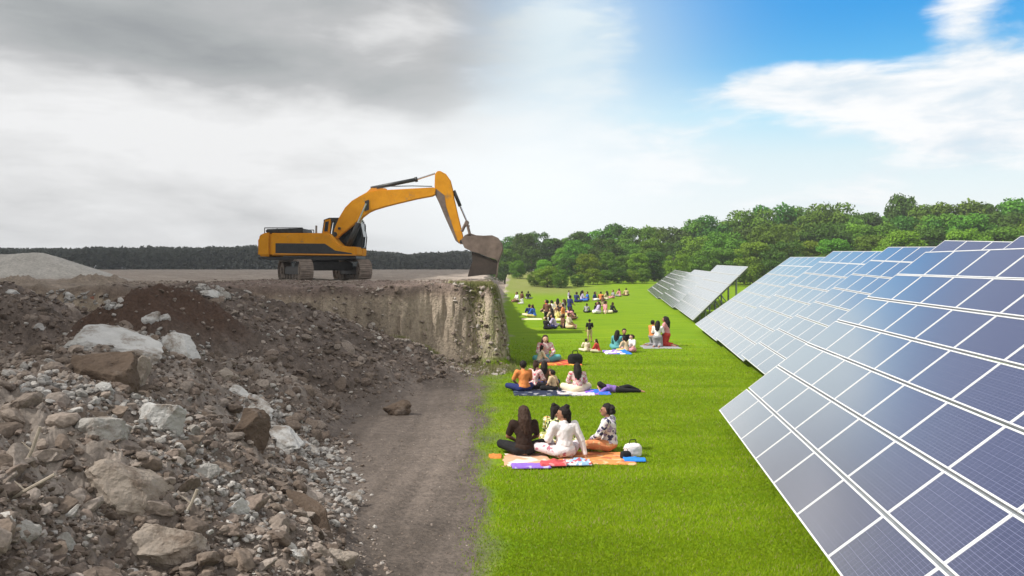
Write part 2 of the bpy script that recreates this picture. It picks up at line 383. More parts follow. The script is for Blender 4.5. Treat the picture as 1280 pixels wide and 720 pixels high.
def make_rubble():
    base = [rock_verts(1, s, 4, .25) for s in range(8)]+[rock_verts(2, s+50, 6, .2) for s in range(8)]
    Vs, Ts, Cs = [], [], []; off = 0
    def put(x, y, z, s, big, c):
        nonlocal off
        V, T = base[random.randrange(8)+(8 if big else 0)]
        V = V*np.array([s*random.uniform(.8, 1.5), s*random.uniform(.7, 1.2), s*random.uniform(.4, .9)])
        V = V@rotm(random.uniform(-.6, .6), random.uniform(-.6, .6), random.uniform(0, 6.3)).T+np.array([x, y, z])
        Vs.append(V); Ts.append(T+off); off += len(V); Cs.append(np.tile([*c, 1], (len(V), 1)))
    pal = [(.22, .18, .155), (.27, .23, .20), (.32, .28, .25), (.15, .12, .10), (.19, .155, .13), (.38, .355, .33), (.22, .18, .145)]
    n = 60000
    Y = np.exp(rng.uniform(math.log(4.2), math.log(30), n)); X = rng.uniform(-.72, -.03, n)*Y
    h1, h2, h3, hb, h4, h5, pl, mc = parts(X, Y)
    z = smax(smax(h1, h2), smax(h3, hb, .15), .2)
    cl = .5+.5*fbm(X*.9, Y*.9, oct=3, seed=200)
    Z = height(X, Y)
    cnt = 0
    for i in range(n):
        if z[i] < -.15 or (Y[i] > 28.5 and z[i] < 2.4): continue
        edge = z[i] < .12
        if edge and random.random() > .25: continue
        if random.random() > .35+cl[i]*.8: continue
        if hb[i] > max(h2[i], h3[i]) and z[i] > 1.3 and Y[i] > 18 and random.random() < .85: continue
        p = Y[i]/10
        s = .012+.030*random.random()**2.2+(.05*random.random() if random.random() < .06 else 0)
        s *= .75+.45*p
        if edge: s *= .7
        dk = Y[i] > 15
        c = random.choice(pal[:5] if not dk else [pal[3], pal[3], pal[4], pal[0], pal[2], pal[3]])
        if random.random() < (.07 if X[i] > -3.2-.2*Y[i] else .03): c = random.choice([(.46, .45, .43), (.38, .36, .34)])
        v = random.uniform(.8, 1.2); c = tuple(q*v for q in c)
        put(X[i], Y[i], Z[i]+s*.15, s, s > .05, c); cnt += 1
    med = [rock_verts(3, s_+90, 7, .22) for s_ in range(8)]
    for k in range(900):
        y = math.exp(random.uniform(math.log(5), math.log(24))); x = random.uniform(-.68, -.06)*y
        a1 = parts(np.array([x]), np.array([y])); hh = max(float(a1[0][0]), float(a1[1][0]), float(a1[2][0]))
        if hh < .25: continue
        if float(a1[3][0]) > hh and y > 18: continue
        s_ = random.uniform(.05, .13)*(.7+y/25); V, T = med[random.randrange(8)]
        V = V*np.array([s_*random.uniform(.8, 1.6), s_, s_*random.uniform(.45, .9)])@rotm(random.uniform(-.6, .6), random.uniform(-.6, .6), random.uniform(0, 6.3)).T+np.array([x, y, float(height(x, y))])
        c = random.choice(pal[:5]+[(.21, .17, .14)]); v = random.uniform(.75, 1.15)
        Vs.append(V); Ts.append(T+off); off += len(V); Cs.append(np.tile([*[q*v for q in c], 1], (len(V), 1)))
    # crumbled plaster lying in drifts round the pale slabs
    for (ax, ay, bx, by, n_, sp) in ((120, 425, 245, 440, 260, 14), (320, 500, 400, 590, 420, 17), (395, 575, 440, 640, 160, 14), (180, 500, 250, 580, 200, 18), (250, 362, 290, 372, 70, 5), (60, 370, 150, 385, 60, 6), (20, 470, 140, 500, 120, 14), (270, 590, 320, 680, 120, 20)):
        for k in range(n_):
            u = random.random(); q = ray(ax+(bx-ax)*u+random.gauss(0, sp), ay+(by-ay)*u+random.gauss(0, sp*.7)); s_ = random.uniform(.012, .05)*(.5+q.y/18)
            v = random.uniform(.7, 1.15); put(q.x, q.y, q.z+s_*.2, s_, True, (.40*v, .39*v, .375*v))
    # a few stones at the foot of the cutting, on the plateau and along the ragged right flank
    for k in range(2600):
        y = 27.2+random.gauss(0, .45); x = random.uniform(-6, -.2); s = random.uniform(.02, .09)
        c = random.choice(pal+[(.40, .37, .34)]); put(x, y, float(height(x, y)), s, True, c)
    for k in range(3000):
        y = random.uniform(28.8, 40); x = random.uniform(-14, -.7); s = random.uniform(.02, .07)
        c = random.choice(pal[:5]); put(x, y, float(height(x, y)), s, False, c)
    for k in range(380):
        y = random.uniform(27.3, 30); x = random.uniform(-1.9, -.1); s = random.uniform(.02, .10)
        c = random.choice(pal+[(.42, .39, .36), (.16, .16, .07)]); put(x, y, float(height(x, y)), s, True, c)
    for k in range(900):
        y = random.uniform(9, 27); x = random.uniform(-.22*y, -.05*y); s = random.uniform(.006, .02)
        put(x, y, float(height(x, y)), s, False, random.choice(pal[:5]))
    V = np.concatenate(Vs); T = np.concatenate(Ts); Cc = np.concatenate(Cs)
    me = np_mesh('rubble', V, T); a = me.color_attributes.new('stone', 'FLOAT_COLOR', 'POINT'); a.data.foreach_set('color', Cc.astype(np.float32).ravel())
    m, nt, b = newmat('rubble_mat'); at_ = N(nt, 'ShaderNodeAttribute', attribute_name='stone'); tc = N(nt, 'ShaderNodeTexCoord')
    no = N(nt, 'ShaderNodeTexNoise', i_Scale=30.0, i_Detail=5.0); nt.links.new(tc.outputs['Object'], no.inputs[0])
    r = ramp(nt, [(.3, (.6, .58, .56)), (.7, (1.25, 1.22, 1.2))]); nt.links.new(no.outputs['Fac'], r.inputs[0])
    nt.links.new(mixc(nt, .8, at_.outputs['Color'], r.outputs[0], 'MULTIPLY'), b.inputs['Base Color']); b.inputs['Roughness'].default_value = .95
    b.inputs['Specular IOR Level'].default_value = .15
    bp = N(nt, 'ShaderNodeBump', i_Strength=.6, i_Distance=.02); nt.links.new(no.outputs['Fac'], bp.inputs['Height']); nt.links.new(bp.outputs[0], b.inputs['Normal'])
    tag(link('rubble', me, m), 'loose brown clods and broken stones covering the spoil heaps', 'rubble', kind='stuff')
make_rubble()

def rockmat(name, c1, c2, dirt=(.16, .125, .10), amount=.5, scale=5):
    if name in MATS: return MATS[name]
    m, nt, b = newmat(name); tc = N(nt, 'ShaderNodeTexCoord'); oi = N(nt, 'ShaderNodeObjectInfo')
    ad = N(nt, 'ShaderNodeVectorMath', operation='ADD'); nt.links.new(tc.outputs['Object'], ad.inputs[0]); nt.links.new(oi.outputs['Location'], ad.inputs[1])
    a = N(nt, 'ShaderNodeTexNoise', i_Scale=scale, i_Detail=8.0, i_Roughness=.7); nt.links.new(ad.outputs[0], a.inputs[0])
    d = N(nt, 'ShaderNodeTexNoise', i_Scale=2.2, i_Detail=7.0, i_Roughness=.72); nt.links.new(ad.outputs[0], d.inputs[0])
    r = ramp(nt, [(.3, c1), (.7, c2)]); nt.links.new(a.outputs['Fac'], r.inputs[0])
    k = ramp(nt, [(amount-.06, (1, 1, 1)), (amount+.06, (0, 0, 0))]); nt.links.new(d.outputs['Fac'], k.inputs[0])
    nt.links.new(mixc(nt, k.outputs[0], r.outputs[0], dirt), b.inputs['Base Color']); b.inputs['Roughness'].default_value = .92
    b.inputs['Specular IOR Level'].default_value = .2
    f = N(nt, 'ShaderNodeTexNoise', i_Scale=35.0, i_Detail=6.0); nt.links.new(ad.outputs[0], f.inputs[0])
    bp = N(nt, 'ShaderNodeBump', i_Strength=.9, i_Distance=.03); nt.links.new(mth(nt, 'ADD', a.outputs['Fac'], mth(nt, 'MULTIPLY', f.outputs['Fac'], .5)), bp.inputs['Height'])
    nt.links.new(bp.outputs[0], b.inputs['Normal']); MATS[name] = m; return m
WH = rockmat('white_plaster', (.44, .44, .43), (.58, .575, .565), (.24, .205, .175), .46)
GY = rockmat('grey_concrete', (.31, .295, .275), (.42, .405, .38), (.19, .155, .13), .45)
BG = rockmat('beige_stone', (.28, .235, .195), (.37, .32, .275), (.19, .15, .12), .42)
BR = rockmat('brown_clod', (.085, .06, .045), (.14, .105, .08), (.20, .165, .14), .36)
RD = rockmat('red_brick', (.30, .09, .06), (.38, .14, .09), (.2, .14, .11), .4)
# (px, py, width px, (relative x, y, z), rotation, material, name, label, category)
ROCKS = [
 (137, 428, 92, (1, .8, .30), (.35, .15, .2), WH, 'plaster_slab', 'largest flat white plaster slab lying on the crest of the near spoil heap', 'slab'),
 (214, 434, 62, (1, .7, .42), (.3, .35, -.3), WH, 'plaster_slab', 'pale grey-white slab just right of the largest white slab on the crest', 'slab'),
 (113, 462, 84, (.9, .8, .75), (.2, .3, .1), BR, 'earth_boulder', 'big dark brown clod directly below the left end of the largest white slab', 'boulder'),
 (166, 470, 52, (.6, .6, .85), (.1, .2, .5), BG, 'boulder', 'beige upright boulder tucked under the white slabs of the near heap', 'boulder'),
 (196, 524, 66, (.8, .5, .8), (.5, .35, .4), WH, 'concrete_slab', 'whitish leaning slab with a dirty lower edge in the middle of the near heap', 'slab'),
 (118, 536, 78, (1, .6, .6), (.5, -.2, .2), GY, 'concrete_slab', 'dusty grey-brown slab left of the whitish leaning slab', 'slab'),
 (168, 616, 92, (1, .7, .62), (.35, .5, .6), BG, 'boulder', 'large pointed beige boulder tilted with a dark hollow under it', 'boulder'),
 (190, 678, 76, (1, .8, .72), (.1, .1, .3), BG, 'boulder', 'rounded tan boulder near the bottom edge below the pointed boulder', 'boulder'),
 (307, 541, 58, (.9, .7, .75), (.2, .4, .9), BR, 'earth_boulder', 'dark brown boulder beside the white patch on the right slope', 'boulder'),
 (348, 545, 62, (1, .6, .35), (.4, .3, -.6), WH, 'plaster_slab', 'white crumbled slab lying right of the dark boulder on the slope', 'slab'),
 (318, 505, 50, (1, .5, .3), (.3, .4, -.7), WH, 'plaster_slab', 'thin pale slab above the dark boulder on the right slope', 'slab'),
 (438, 626, 27, (.8, .7, 1), (.2, .3, .3), WH, 'concrete_chunk', 'small bright white chunk low on the right edge of the near heap', 'chunk'),
 (32, 666, 34, (1, .8, .9), (0, .2, .2), GY, 'boulder', 'round grey-brown stone near the lower left corner', 'boulder'),
 (80, 682, 30, (1, .6, .8), (0, .5, 1.2), GY, 'boulder', 'angular grey stone right of the round stone at the lower left', 'boulder'),
 (372, 694, 32, (.6, .6, 1), (.2, -.4, .3), WH, 'concrete_chunk', 'pale upright chunk near the bottom edge of the right slope', 'chunk'),
 (423, 700, 44, (.9, .6, .9), (.2, .5, .3), BG, 'boulder', 'dusty beige boulder at the bottom right foot of the near heap', 'boulder'),
 (388, 640, 72, (1, .35, .35), (.2, .55, -.5), BR, 'earth_boulder', 'long ridged brown clod slanting down the right slope', 'boulder'),
 (256, 590, 34, (1, .8, .8), (0, .1, .5), GY, 'boulder', 'rounded grey boulder in the centre of the near heap', 'boulder'),
 (292, 640, 34, (.8, .6, .9), (.3, .3, .8), WH, 'concrete_chunk', 'light concrete chunk between the rounded grey boulder and the bottom edge', 'chunk'),
 (86, 643, 24, (1.2, .5, .5), (.1, -.6, .2), WH, 'concrete_chunk', 'small whitish splinter left of the large pointed boulder', 'chunk'),
 (282, 468, 30, (1, .7, .6), (.1, .2, .7), BG, 'boulder', 'small beige boulder right of the pale slabs on the crest', 'boulder'),
 (188, 399, 27, (1, .7, .8), (.1, .2, .2), WH, 'concrete_chunk', 'white chunk in the hollow between the near heap and the dark brown mound', 'chunk'),
 (205, 397, 18, (1, .7, .7), (.1, .2, 1.2), WH, 'concrete_chunk', 'small white chunk right beside the white chunk in the hollow', 'chunk'),
 (264, 367, 26, (1, .7, .6), (.1, .2, .2), WH, 'concrete_chunk', 'whitish lump on the top of the middle mound', 'chunk'),
 (282, 371, 17, (1, .7, .6), (.1, .2, .9), GY, 'concrete_chunk', 'small grey lump on the middle mound right of the whitish lump', 'chunk'),
 (86, 372, 18, (1, .7, .7), (.1, .2, .2), WH, 'concrete_chunk', 'white lump on the back slope left of the red brick piece', 'chunk'),
 (115, 375, 12, (1, .7, .7), (.1, .2, .2), RD, 'brick_piece', 'small reddish brick piece on the back slope', 'brick'),
 (140, 383, 19, (1, .7, .7), (.1, .3, .5), WH, 'concrete_chunk', 'white lump on the back slope right of the red brick piece', 'chunk'),
 (14, 367, 14, (1, .7, .7), (.1, .3, .5), WH, 'concrete_chunk', 'small white lump high on the back slope at the left edge', 'chunk'),
 (46, 409, 17, (1, .7, .7), (.1, .3, .9), WH, 'concrete_chunk', 'white lump low on the dark slope at the left', 'chunk'),
 (30, 484, 16, (1, .7, .8), (.1, .3, .9), WH, 'concrete_chunk', 'white lump on the near heap at the left edge', 'chunk'),
 (56, 494, 15, (1, .7, .8), (.1, .3, .1), WH, 'concrete_chunk', 'small white lump right of the one at the left edge of the near heap', 'chunk'),
 (131, 487, 22, (1, .6, .8), (.3, .3, .1), WH, 'concrete_chunk', 'pair-sized white chunk below the big dark brown clod', 'chunk'),
 (60, 452, 14, (1, .7, .8), (.1, .3, .1), GY, 'concrete_chunk', 'little grey lump left of the big dark brown clod', 'chunk'),
 (297, 490, 30, (1, .6, .5), (.2, .4, -.4), WH, 'concrete_chunk', 'white lump above the thin pale slab on the right slope', 'chunk'),
 (412, 572, 20, (1, .6, .7), (.2, .4, -.4), GY, 'concrete_chunk', 'grey lump on the right rim of the near heap above the bright chunk', 'chunk'),
 (385, 560, 30, (1, .5, .4), (.2, .5, -.4), WH, 'concrete_chunk', 'dirty white lump right of the white crumbled slab', 'chunk'),
 (240, 540, 24, (1, .6, .7), (.2, .4, -.4), GY, 'concrete_chunk', 'grey lump right of the whitish leaning slab', 'chunk'),
 (495, 515, 34, (1, .7, .62), (.0, .1, .2), BR, 'earth_clod', 'lone dark brown clod lying on the bare dirt track', 'clod'),
]
for i, (px, py, w, dim, rot, m, name, label, cat) in enumerate(ROCKS):
    p = ray(px, py+w*.12); s = w/F*p.y*.5*(1.5 if w > 45 else 1.25)
    V, T = rock_verts(5, 300+i, 15, .22); V = V*np.array(dim)*s
    me = np_mesh(name, V, T, False)
    o = link(name, me, m); o.location = p+Vector((0, s*.25, s*dim[2]*(.5 if name == 'earth_clod' else .02))); o.rotation_euler = rot
    tag(o, label, cat)
# sticks in the heap
for i, (px, py, a, L, label) in enumerate([(31, 578, 1.2, .42, 'pale broken stick standing out of the left of the near heap'), (12, 625, .5, .5, 'curved pale stick near the left edge of the near heap'), (232, 640, 1.1, .3, 'short pale stick in the middle of the near heap')]):
    p = ray(px, py); mb = MB(); d = Vector((math.cos(a), .1, math.sin(a)))
    q = [p-d*L*.3, p+d*L*.2+Vector((.02, 0, .01)), p+d*L*.7]
    mb.path(q, .013, 7); mb.tube(q[1], q[1]+Vector((-.08, 0, .07)), .008, .004, 6)
    o = mb.build('stick', surf('dry_wood', (.33, .28, .22), (.45, .40, .33), 20, .8, .3)); tag(o, label, 'stick')

# ------------------------------------------------------------------ excavator
def make_excavator():
    Yx = 42.0; k = F/Yx
    org = at(325, 352, Yx); gz = float(height(-8.0, Yx))
    root = empty('excavator', (org.x, Yx+1.0, gz)); tag(root, 'yellow tracked excavator parked on the bare plateau with its boom reaching right', 'excavator')
    yel = rockmat('yellow_paint', (.60, .25, .012), (.74, .33, .016), (.36, .20, .07), .36, 2.0)
    yel2 = surf('yellow_paint_worn', (.55, .22, .015), (.70, .30, .02), 3, .5, .05)
    dk = surf('dark_steel', (.018, .02, .021), (.04, .042, .042), 6, .5, .05)
    blk = surf('black_grille', (.022, .026, .030), (.035, .038, .042), 8, .45, .1)
    mud = surf('muddy_steel', (.17, .14, .12), (.28, .235, .20), 5, .9, .5)
    rust = surf('worn_bucket_steel', (.10, .075, .062), (.20, .15, .125), 3, .7, .2)
    chrome = surf('chrome_rod', (.5, .5, .52), (.6, .6, .62), 5, .2, 0, metal=1)
    glass, gn, gb = newmat('cab_glass'); gb.inputs['Base Color'].default_value = (.035, .05, .06, 1); gb.inputs['Roughness'].default_value = .05
    gb.inputs['Transmission Weight'].default_value = .55; gb.inputs['IOR'].default_value = 1.3
    def c(x, y): return ((x/3.5556+300-325)/k, (352-(y/3.5556+190))/k)        # from the enlarged crop to metres
    def P(*pts): return [c(x, y) for x, y in pts]
    # undercarriage, turned under the house
    cx, cy = 2.75, 0.35; a = R(-62)
    und = MB(); und.box((cx, cy, .72), (1.9, 2.4, .42), Euler((0, 0, a)), .06); und.tube((cx, cy, .85), (cx, cy, 1.12), .75, .75, 28); und.build('undercarriage', dk, root)
    for s in (-1, 1):
        off = Vector((-math.sin(a), math.cos(a), 0))*s*1.42; d = Vector((math.cos(a), math.sin(a), 0))
        M = Matrix.Translation(Vector((cx, cy, 0))+off) @ Matrix.Rotation(a, 4, 'Z')
        fr = MB(); fr.box((0, 0, .5), (3.5, .34, .42), None, .05)
        fr = fr.build('track_frame', dk, root); fr.matrix_local = M
        # chain of shoes round an oval
        ch = MB(); L, r, n = 3.5, .47, 50; per = 2*L+2*math.pi*r
        for i in range(n):
            u = per*i/n
            if u < L: x, z, an = -L/2+u, 2*r+.04, 0
            elif u < L+math.pi*r: t = (u-L)/r; x, z, an = L/2+r*math.sin(t), r+.04+r*math.cos(t), t
            elif u < 2*L+math.pi*r: x, z, an = L/2-(u-L-math.pi*r), .04, math.pi
            else: t = (u-2*L-math.pi*r)/r; x, z, an = -L/2-r*math.sin(t), r+.04-r*math.cos(t), math.pi+t
            ch.box((x, 0, z), (per/n*.93, .62, .05), Euler((0, an, 0)))
            nx, nz = math.sin(an), math.cos(an); ch.box((x+nx*.04, 0, z+nz*.04), (.03, .60, .05), Euler((0, an, 0)))
        t = ch.build('track', mud, root); t.matrix_local = M
        for x in (-L/2, L/2):
            w = MB(); w.tube((x, -.2, r+.04), (x, .2, r+.04), r*.86, r*.86, 24); w.tube((x, -.27, r+.04), (x, .27, r+.04), .16, .16, 16)
            w = w.build('sprocket', mud, root); w.matrix_local = M
        for i in range(6):
            w = MB(); w.tube((-1.35+i*.54, -.19, .2), (-1.35+i*.54, .19, .2), .14, .14, 14); w = w.build('track_roller', mud, root); w.matrix_local = M
    # house: y from -1.45 (near side) to 1.45
    MB().prism(P((146, 363), (398, 363), (425, 395), (450, 420), (524, 424), (524, 462), (146, 462)), -1.4, 1.4, .05).build('body', yel, root)
    cw = MB().prism(P((88, 385), (100, 370), (118, 362), (145, 360), (145, 466), (88, 466)), -1.36, 1.36, .09).build('counterweight', yel, root)
    MB().prism(P((88, 469), (520, 464), (522, 476), (300, 486), (140, 482), (90, 476)), -1.3, 1.3, .02).build('turntable_deck', dk, root)
    MB().prism(P((160, 452), (522, 458), (522, 463), (160, 458)), -1.45, -1.38, .01).build('side_rail', yel2, root)
    g = MB().prism(P((168, 408), (385, 410), (430, 440), (505, 452), (505, 456), (168, 452)), -1.425, -1.38, .01).build('side_grille', blk, root)
    lo = MB()
    for i in range(22):
        x, z = c(178+i*9.3, 430); lo.box((x, -1.432, z), (.03, .012, .26))
    lo.build('louvre', dk, g)
    e = MB().prism(P((118, 345), (280, 341), (284, 362), (118, 362)), -1.15, .9, .04); e.build('engine_hood', dk, root)
    hr = MB(); x0, z0 = c(116, 340); x1, _ = c(284, 340); zb = c(0, 363)[1]
    for y in (-1.25, 1.1):
        hr.path([(x0, y, zb), (x0, y, z0), (x1, y, z0), (x1, y, zb)], .022)
        for f_ in (.33, .66): hr.tube((x0+(x1-x0)*f_, y, zb), (x0+(x1-x0)*f_, y, z0), .018)
    hr.build('hood_rail', dk, root)
    x, z = c(312, 362); MB().tube((x, .3, z), (x, .3, z+.42), .05, .05).build('exhaust_pipe', surf('grey_pipe', (.2, .2, .2), (.3, .3, .3)), root)
    x, z = c(255, 432); 
    # cab on the far side
    cab = MB(); cy0, cy1 = .25, 1.35
    A = c(350, 300); B = c(380, 290); Cc = c(505, 300); D = c(527, 372); E = c(524, 430); Fp = c(345, 363)
    prof = [A, B, c(498, 288), c(516, 310), D, E, c(430, 430), c(345, 365)]
    cab.prism([c(343, 298), c(372, 287), c(500, 287), c(516, 297), c(505, 302), c(352, 304)], cy0-.03, cy1+.03, .03)
    cabroof = cab.build('cab_roof', dk, root)
    for y in (cy0, cy1):
        pil = MB()
        for p, q, w in ((c(352, 300), c(343, 362), .10), (c(388, 300), c(376, 362), .07), (c(512, 300), c(527, 375), .06), (c(527, 375), c(522, 428), .06), (c(470, 300), c(474, 425), .05)):
            pil.tube((p[0], y, p[1]), (q[0], y, q[1]), w/2, w/2, 8)
        pil.path([(*[c(430, 422)[0]], y, c(430, 422)[1]), (c(524, 424)[0], y, c(524, 424)[1])], .04)
        pil.build('cab_frame', dk, root)
    for p in (c(514, 303), c(524, 424), c(352, 302)): MB().tube((p[0], cy0, p[1]), (p[0], cy1, p[1]), .03).build('cab_crossbar', dk, root)
    MB().prism([c(352, 296), c(382, 290), c(376, 362), c(340, 362)], cy0-.05, cy0+.25, .02).build('cab_rear_panel', yel, root)
    MB().prism([c(356, 306), c(372, 303), c(366, 350), c(350, 350)], cy0-.065, cy0-.052, 0).build('cab_rear_window', glass, root)
    for y in (cy0+.02, cy1-.02):
        MB().prism([c(392, 304), c(508, 304), c(522, 374), c(518, 420), c(440, 420), c(400, 362), c(384, 358)], y-.006, y+.006).build('cab_window', glass, root)
    MB().prism([c(512, 306), c(515, 306), c(528, 374), c(524, 374)], cy0+.05, cy1-.05).build('windscreen', glass, root)
    st = MB(); x, z = c(445, 400); st.box((x, .8, z+.05), (.5, .5, .14), None, .04); st.box((x-.28, .8, z+.4), (.14, .48, .7), Euler((0, -.15, 0)), .05); st.build('seat', dk, root)
    MB().prism([c(425, 395), c(450, 428), c(527, 428), c(524, 462), c(420, 462)], .2, 1.4, .03).build('cab_base', yel, root)
    m = MB(); x, z = c(530, 318); m.path([(x-.05, cy0, z+.05), (x+.12, cy0-.25, z), (x+.12, cy0-.25, z-.35)], .015); m.box((x+.12, cy0-.25, z-.2), (.05, .18, .32), None, .02); m.build('mirror', dk, root)
    # boom in front of the cab
    by0, by1 = -.52, -.12
    MB().prism(P((402, 372), (412, 335), (432, 288), (458, 245), (488, 215), (520, 196), (556, 176), (600, 168), (700, 163), (858, 154), (866, 160), (866, 186), (850, 194), (780, 207), (700, 226), (640, 241), (590, 256), (566, 267), (545, 283), (505, 314), (462, 350), (438, 368), (424, 384), (408, 384)), by0, by1, .03).build('boom', yel, root)
    x, z = c(412, 366); MB().tube((x, by0-.08, z), (x, by1+.08, z), .12, .12, 16).build('boom_pin', dk, root)
    # boom lift cylinders
    for y in (by0-.12, by1+.12):
        p, q = c(470, 420), c(556, 228); mid = (p[0]*.45+q[0]*.55, p[1]*.45+q[1]*.55)
        b_ = MB(); b_.tube((p[0], y, p[1]), (mid[0], y, mid[1]), .085, .085, 14); b_ = b_.build('boom_cylinder', dk, root, True)
        r_ = MB(); r_.tube((mid[0], y, mid[1]), (q[0], y, q[1]), .045, .045, 12); r_.build('rod', chrome, b_)
    MB().prism(P((548, 216), (566, 210), (566, 255), (546, 262)), by0-.03, by1+.03, .01).build('boom_bracket', dk, root)
    # stick cylinder on top of the boom
    ym = (by0+by1)/2
    MB().prism(P((552, 178), (575, 155), (640, 158), (650, 168)), ym-.1, ym+.1, .01).build('cylinder_bracket', yel2, root)
    p, mm, q = c(572, 160), c(782, 116), c(862, 90)
    s_ = MB(); s_.tube((p[0], ym, p[1]+.02), (mm[0], ym, mm[1]), .095, .095, 16); s_.tube((mm[0]-.12, ym, mm[1]-.03), (mm[0], ym, mm[1]), .125, .125, 16); s_ = s_.build('stick_cylinder', dk, root, True)
    MB().tube((mm[0], ym, mm[1]), (q[0], ym, q[1]), .045, .045, 12).build('rod', chrome, s_)
    hs = MB(); hs.path([(c(600, 165)[0], by0+.02, c(600, 160)[1]), (c(660, 150)[0], by0+.02, c(660, 150)[1]), (c(760, 148)[0], by0+.02, c(760, 148)[1]), (c(850, 148)[0], by0+.02, c(850, 150)[1])], .022); hs.build('hydraulic_hose', dk, root)
    # stick
    MB().prism(P((862, 96), (870, 82), (884, 79), (912, 94), (932, 122), (942, 160), (948, 200), (962, 262), (976, 320), (988, 372), (992, 398), (980, 412), (966, 402), (948, 366), (912, 282), (888, 226), (868, 184), (860, 150)), by0+.04, by1-.04, .03).build('stick', yel, root)
    MB().prism(P((866, 160), (905, 190), (912, 240), (960, 385), (972, 408), (955, 395), (908, 290), (884, 232), (864, 190)), by0+.03, by0+.05-.012, 0).build('stick_edge_strip', rust, root)  # darker strip along the inner edge of the stick
    p, mm, q = c(946, 168), c(975, 238), c(1004, 305)
    s_ = MB(); s_.tube((p[0], ym, p[1]), (mm[0], ym, mm[1]), .085, .085, 14); s_ = s_.build('bucket_cylinder', dk, root, True)
    MB().tube((mm[0], ym, mm[1]), (q[0], ym, q[1]), .045, .045, 12).build('rod', chrome, s_)
    lk = MB()
    for y in (by0-.02, by1+.02):
        for p, q in (((1004, 308), (982, 352)), ((1004, 308), (1020, 372)), ((996, 322), (1016, 330))):
            P1, P2 = c(*p), c(*q); lk.tube((P1[0], y, P1[1]), (P2[0], y, P2[1]), .06, .06, 10)
    x, z = c(1006, 312); lk.tube((x, by0-.08, z), (x, by1+.08, z), .09, .09, 14); lk.build('bucket_linkage', rust, root)
    # bucket: curved shell, side plates, lip and teeth; mouth down towards the cutting
    b0, b1 = ym-.85, ym+.85
    outer = [(984, 392), (1000, 372), (1022, 362), (1050, 372), (1085, 374), (1120, 372), (1148, 384), (1166, 408), (1170, 436), (1160, 462), (1150, 490), (1146, 520), (1144, 546)]
    sh = MB()
    for (xa, ya), (xb, yb) in zip(outer[:-1], outer[1:]):
        p, q = Vector(c(xa, ya)), Vector(c(xb, yb)); d = (q-p); n = Vector((d.y, -d.x)).normalized()*.05
        sh.prism([tuple(p), tuple(q), tuple(q+n), tuple(p+n)], b0, b1)
    sh.build('bucket_shell', rust, root)
    for y in (b0-.03, b1+.0):
        MB().prism(P((984, 394), (1000, 374), (1050, 374), (1120, 375), (1146, 386), (1163, 410), (1167, 436), (1157, 462), (1147, 490), (1135, 478), (1100, 468), (1062, 452), (1030, 444), (998, 428)), y, y+.03, .006).build('bucket_side_plate', rust, root)
    MB().prism(P((1030, 446), (1062, 454), (1100, 470), (1135, 480), (1146, 492), (1143, 546), (1080, 548), (1012, 556), (1022, 520), (1034, 488)), b0+.05, b1-.05, .02).build('bucket_mouth_shade', surf('mouth_shade_dark', (.030, .024, .020), (.06, .045, .038), 4, .9, .5), root)  # solid fill; its dark colour paints the shaded inside of the bucket
    for i in range(5):
        y = b0+.12+i*(b1-b0-.24)/4; p, q = c(1142, 540), c(1136, 562)
        t = MB(); t.prism([(p[0]-.06, p[1]), (p[0]+.05, p[1]), (q[0]+.02, q[1]), (q[0]-.02, q[1])], y-.06, y+.06, .008); t.build('bucket_tooth', rust, root)
    x, z = c(984, 400); MB().tube((x, b0+.3, z), (x, b1-.3, z), .1, .1, 14).build('bucket_pin', dk, root)
    # work lamp on the boom, handrail by the cab
    x, z = c(430, 340); m = MB(); m.box((x+.05, by0-.1, z), (.12, .16, .12), None, .02); m.build('work_lamp', dk, root)
    m = MB(); zz = c(0, 363)[1]; m.path([(c(300, 0)[0], -1.25, zz), (c(300, 0)[0], -1.25, zz+.35), (c(335, 0)[0], -1.25, zz+.35), (c(335, 0)[0], -1.25, zz)], .02); 
    m.bm.free()
    return root
make_excavator()

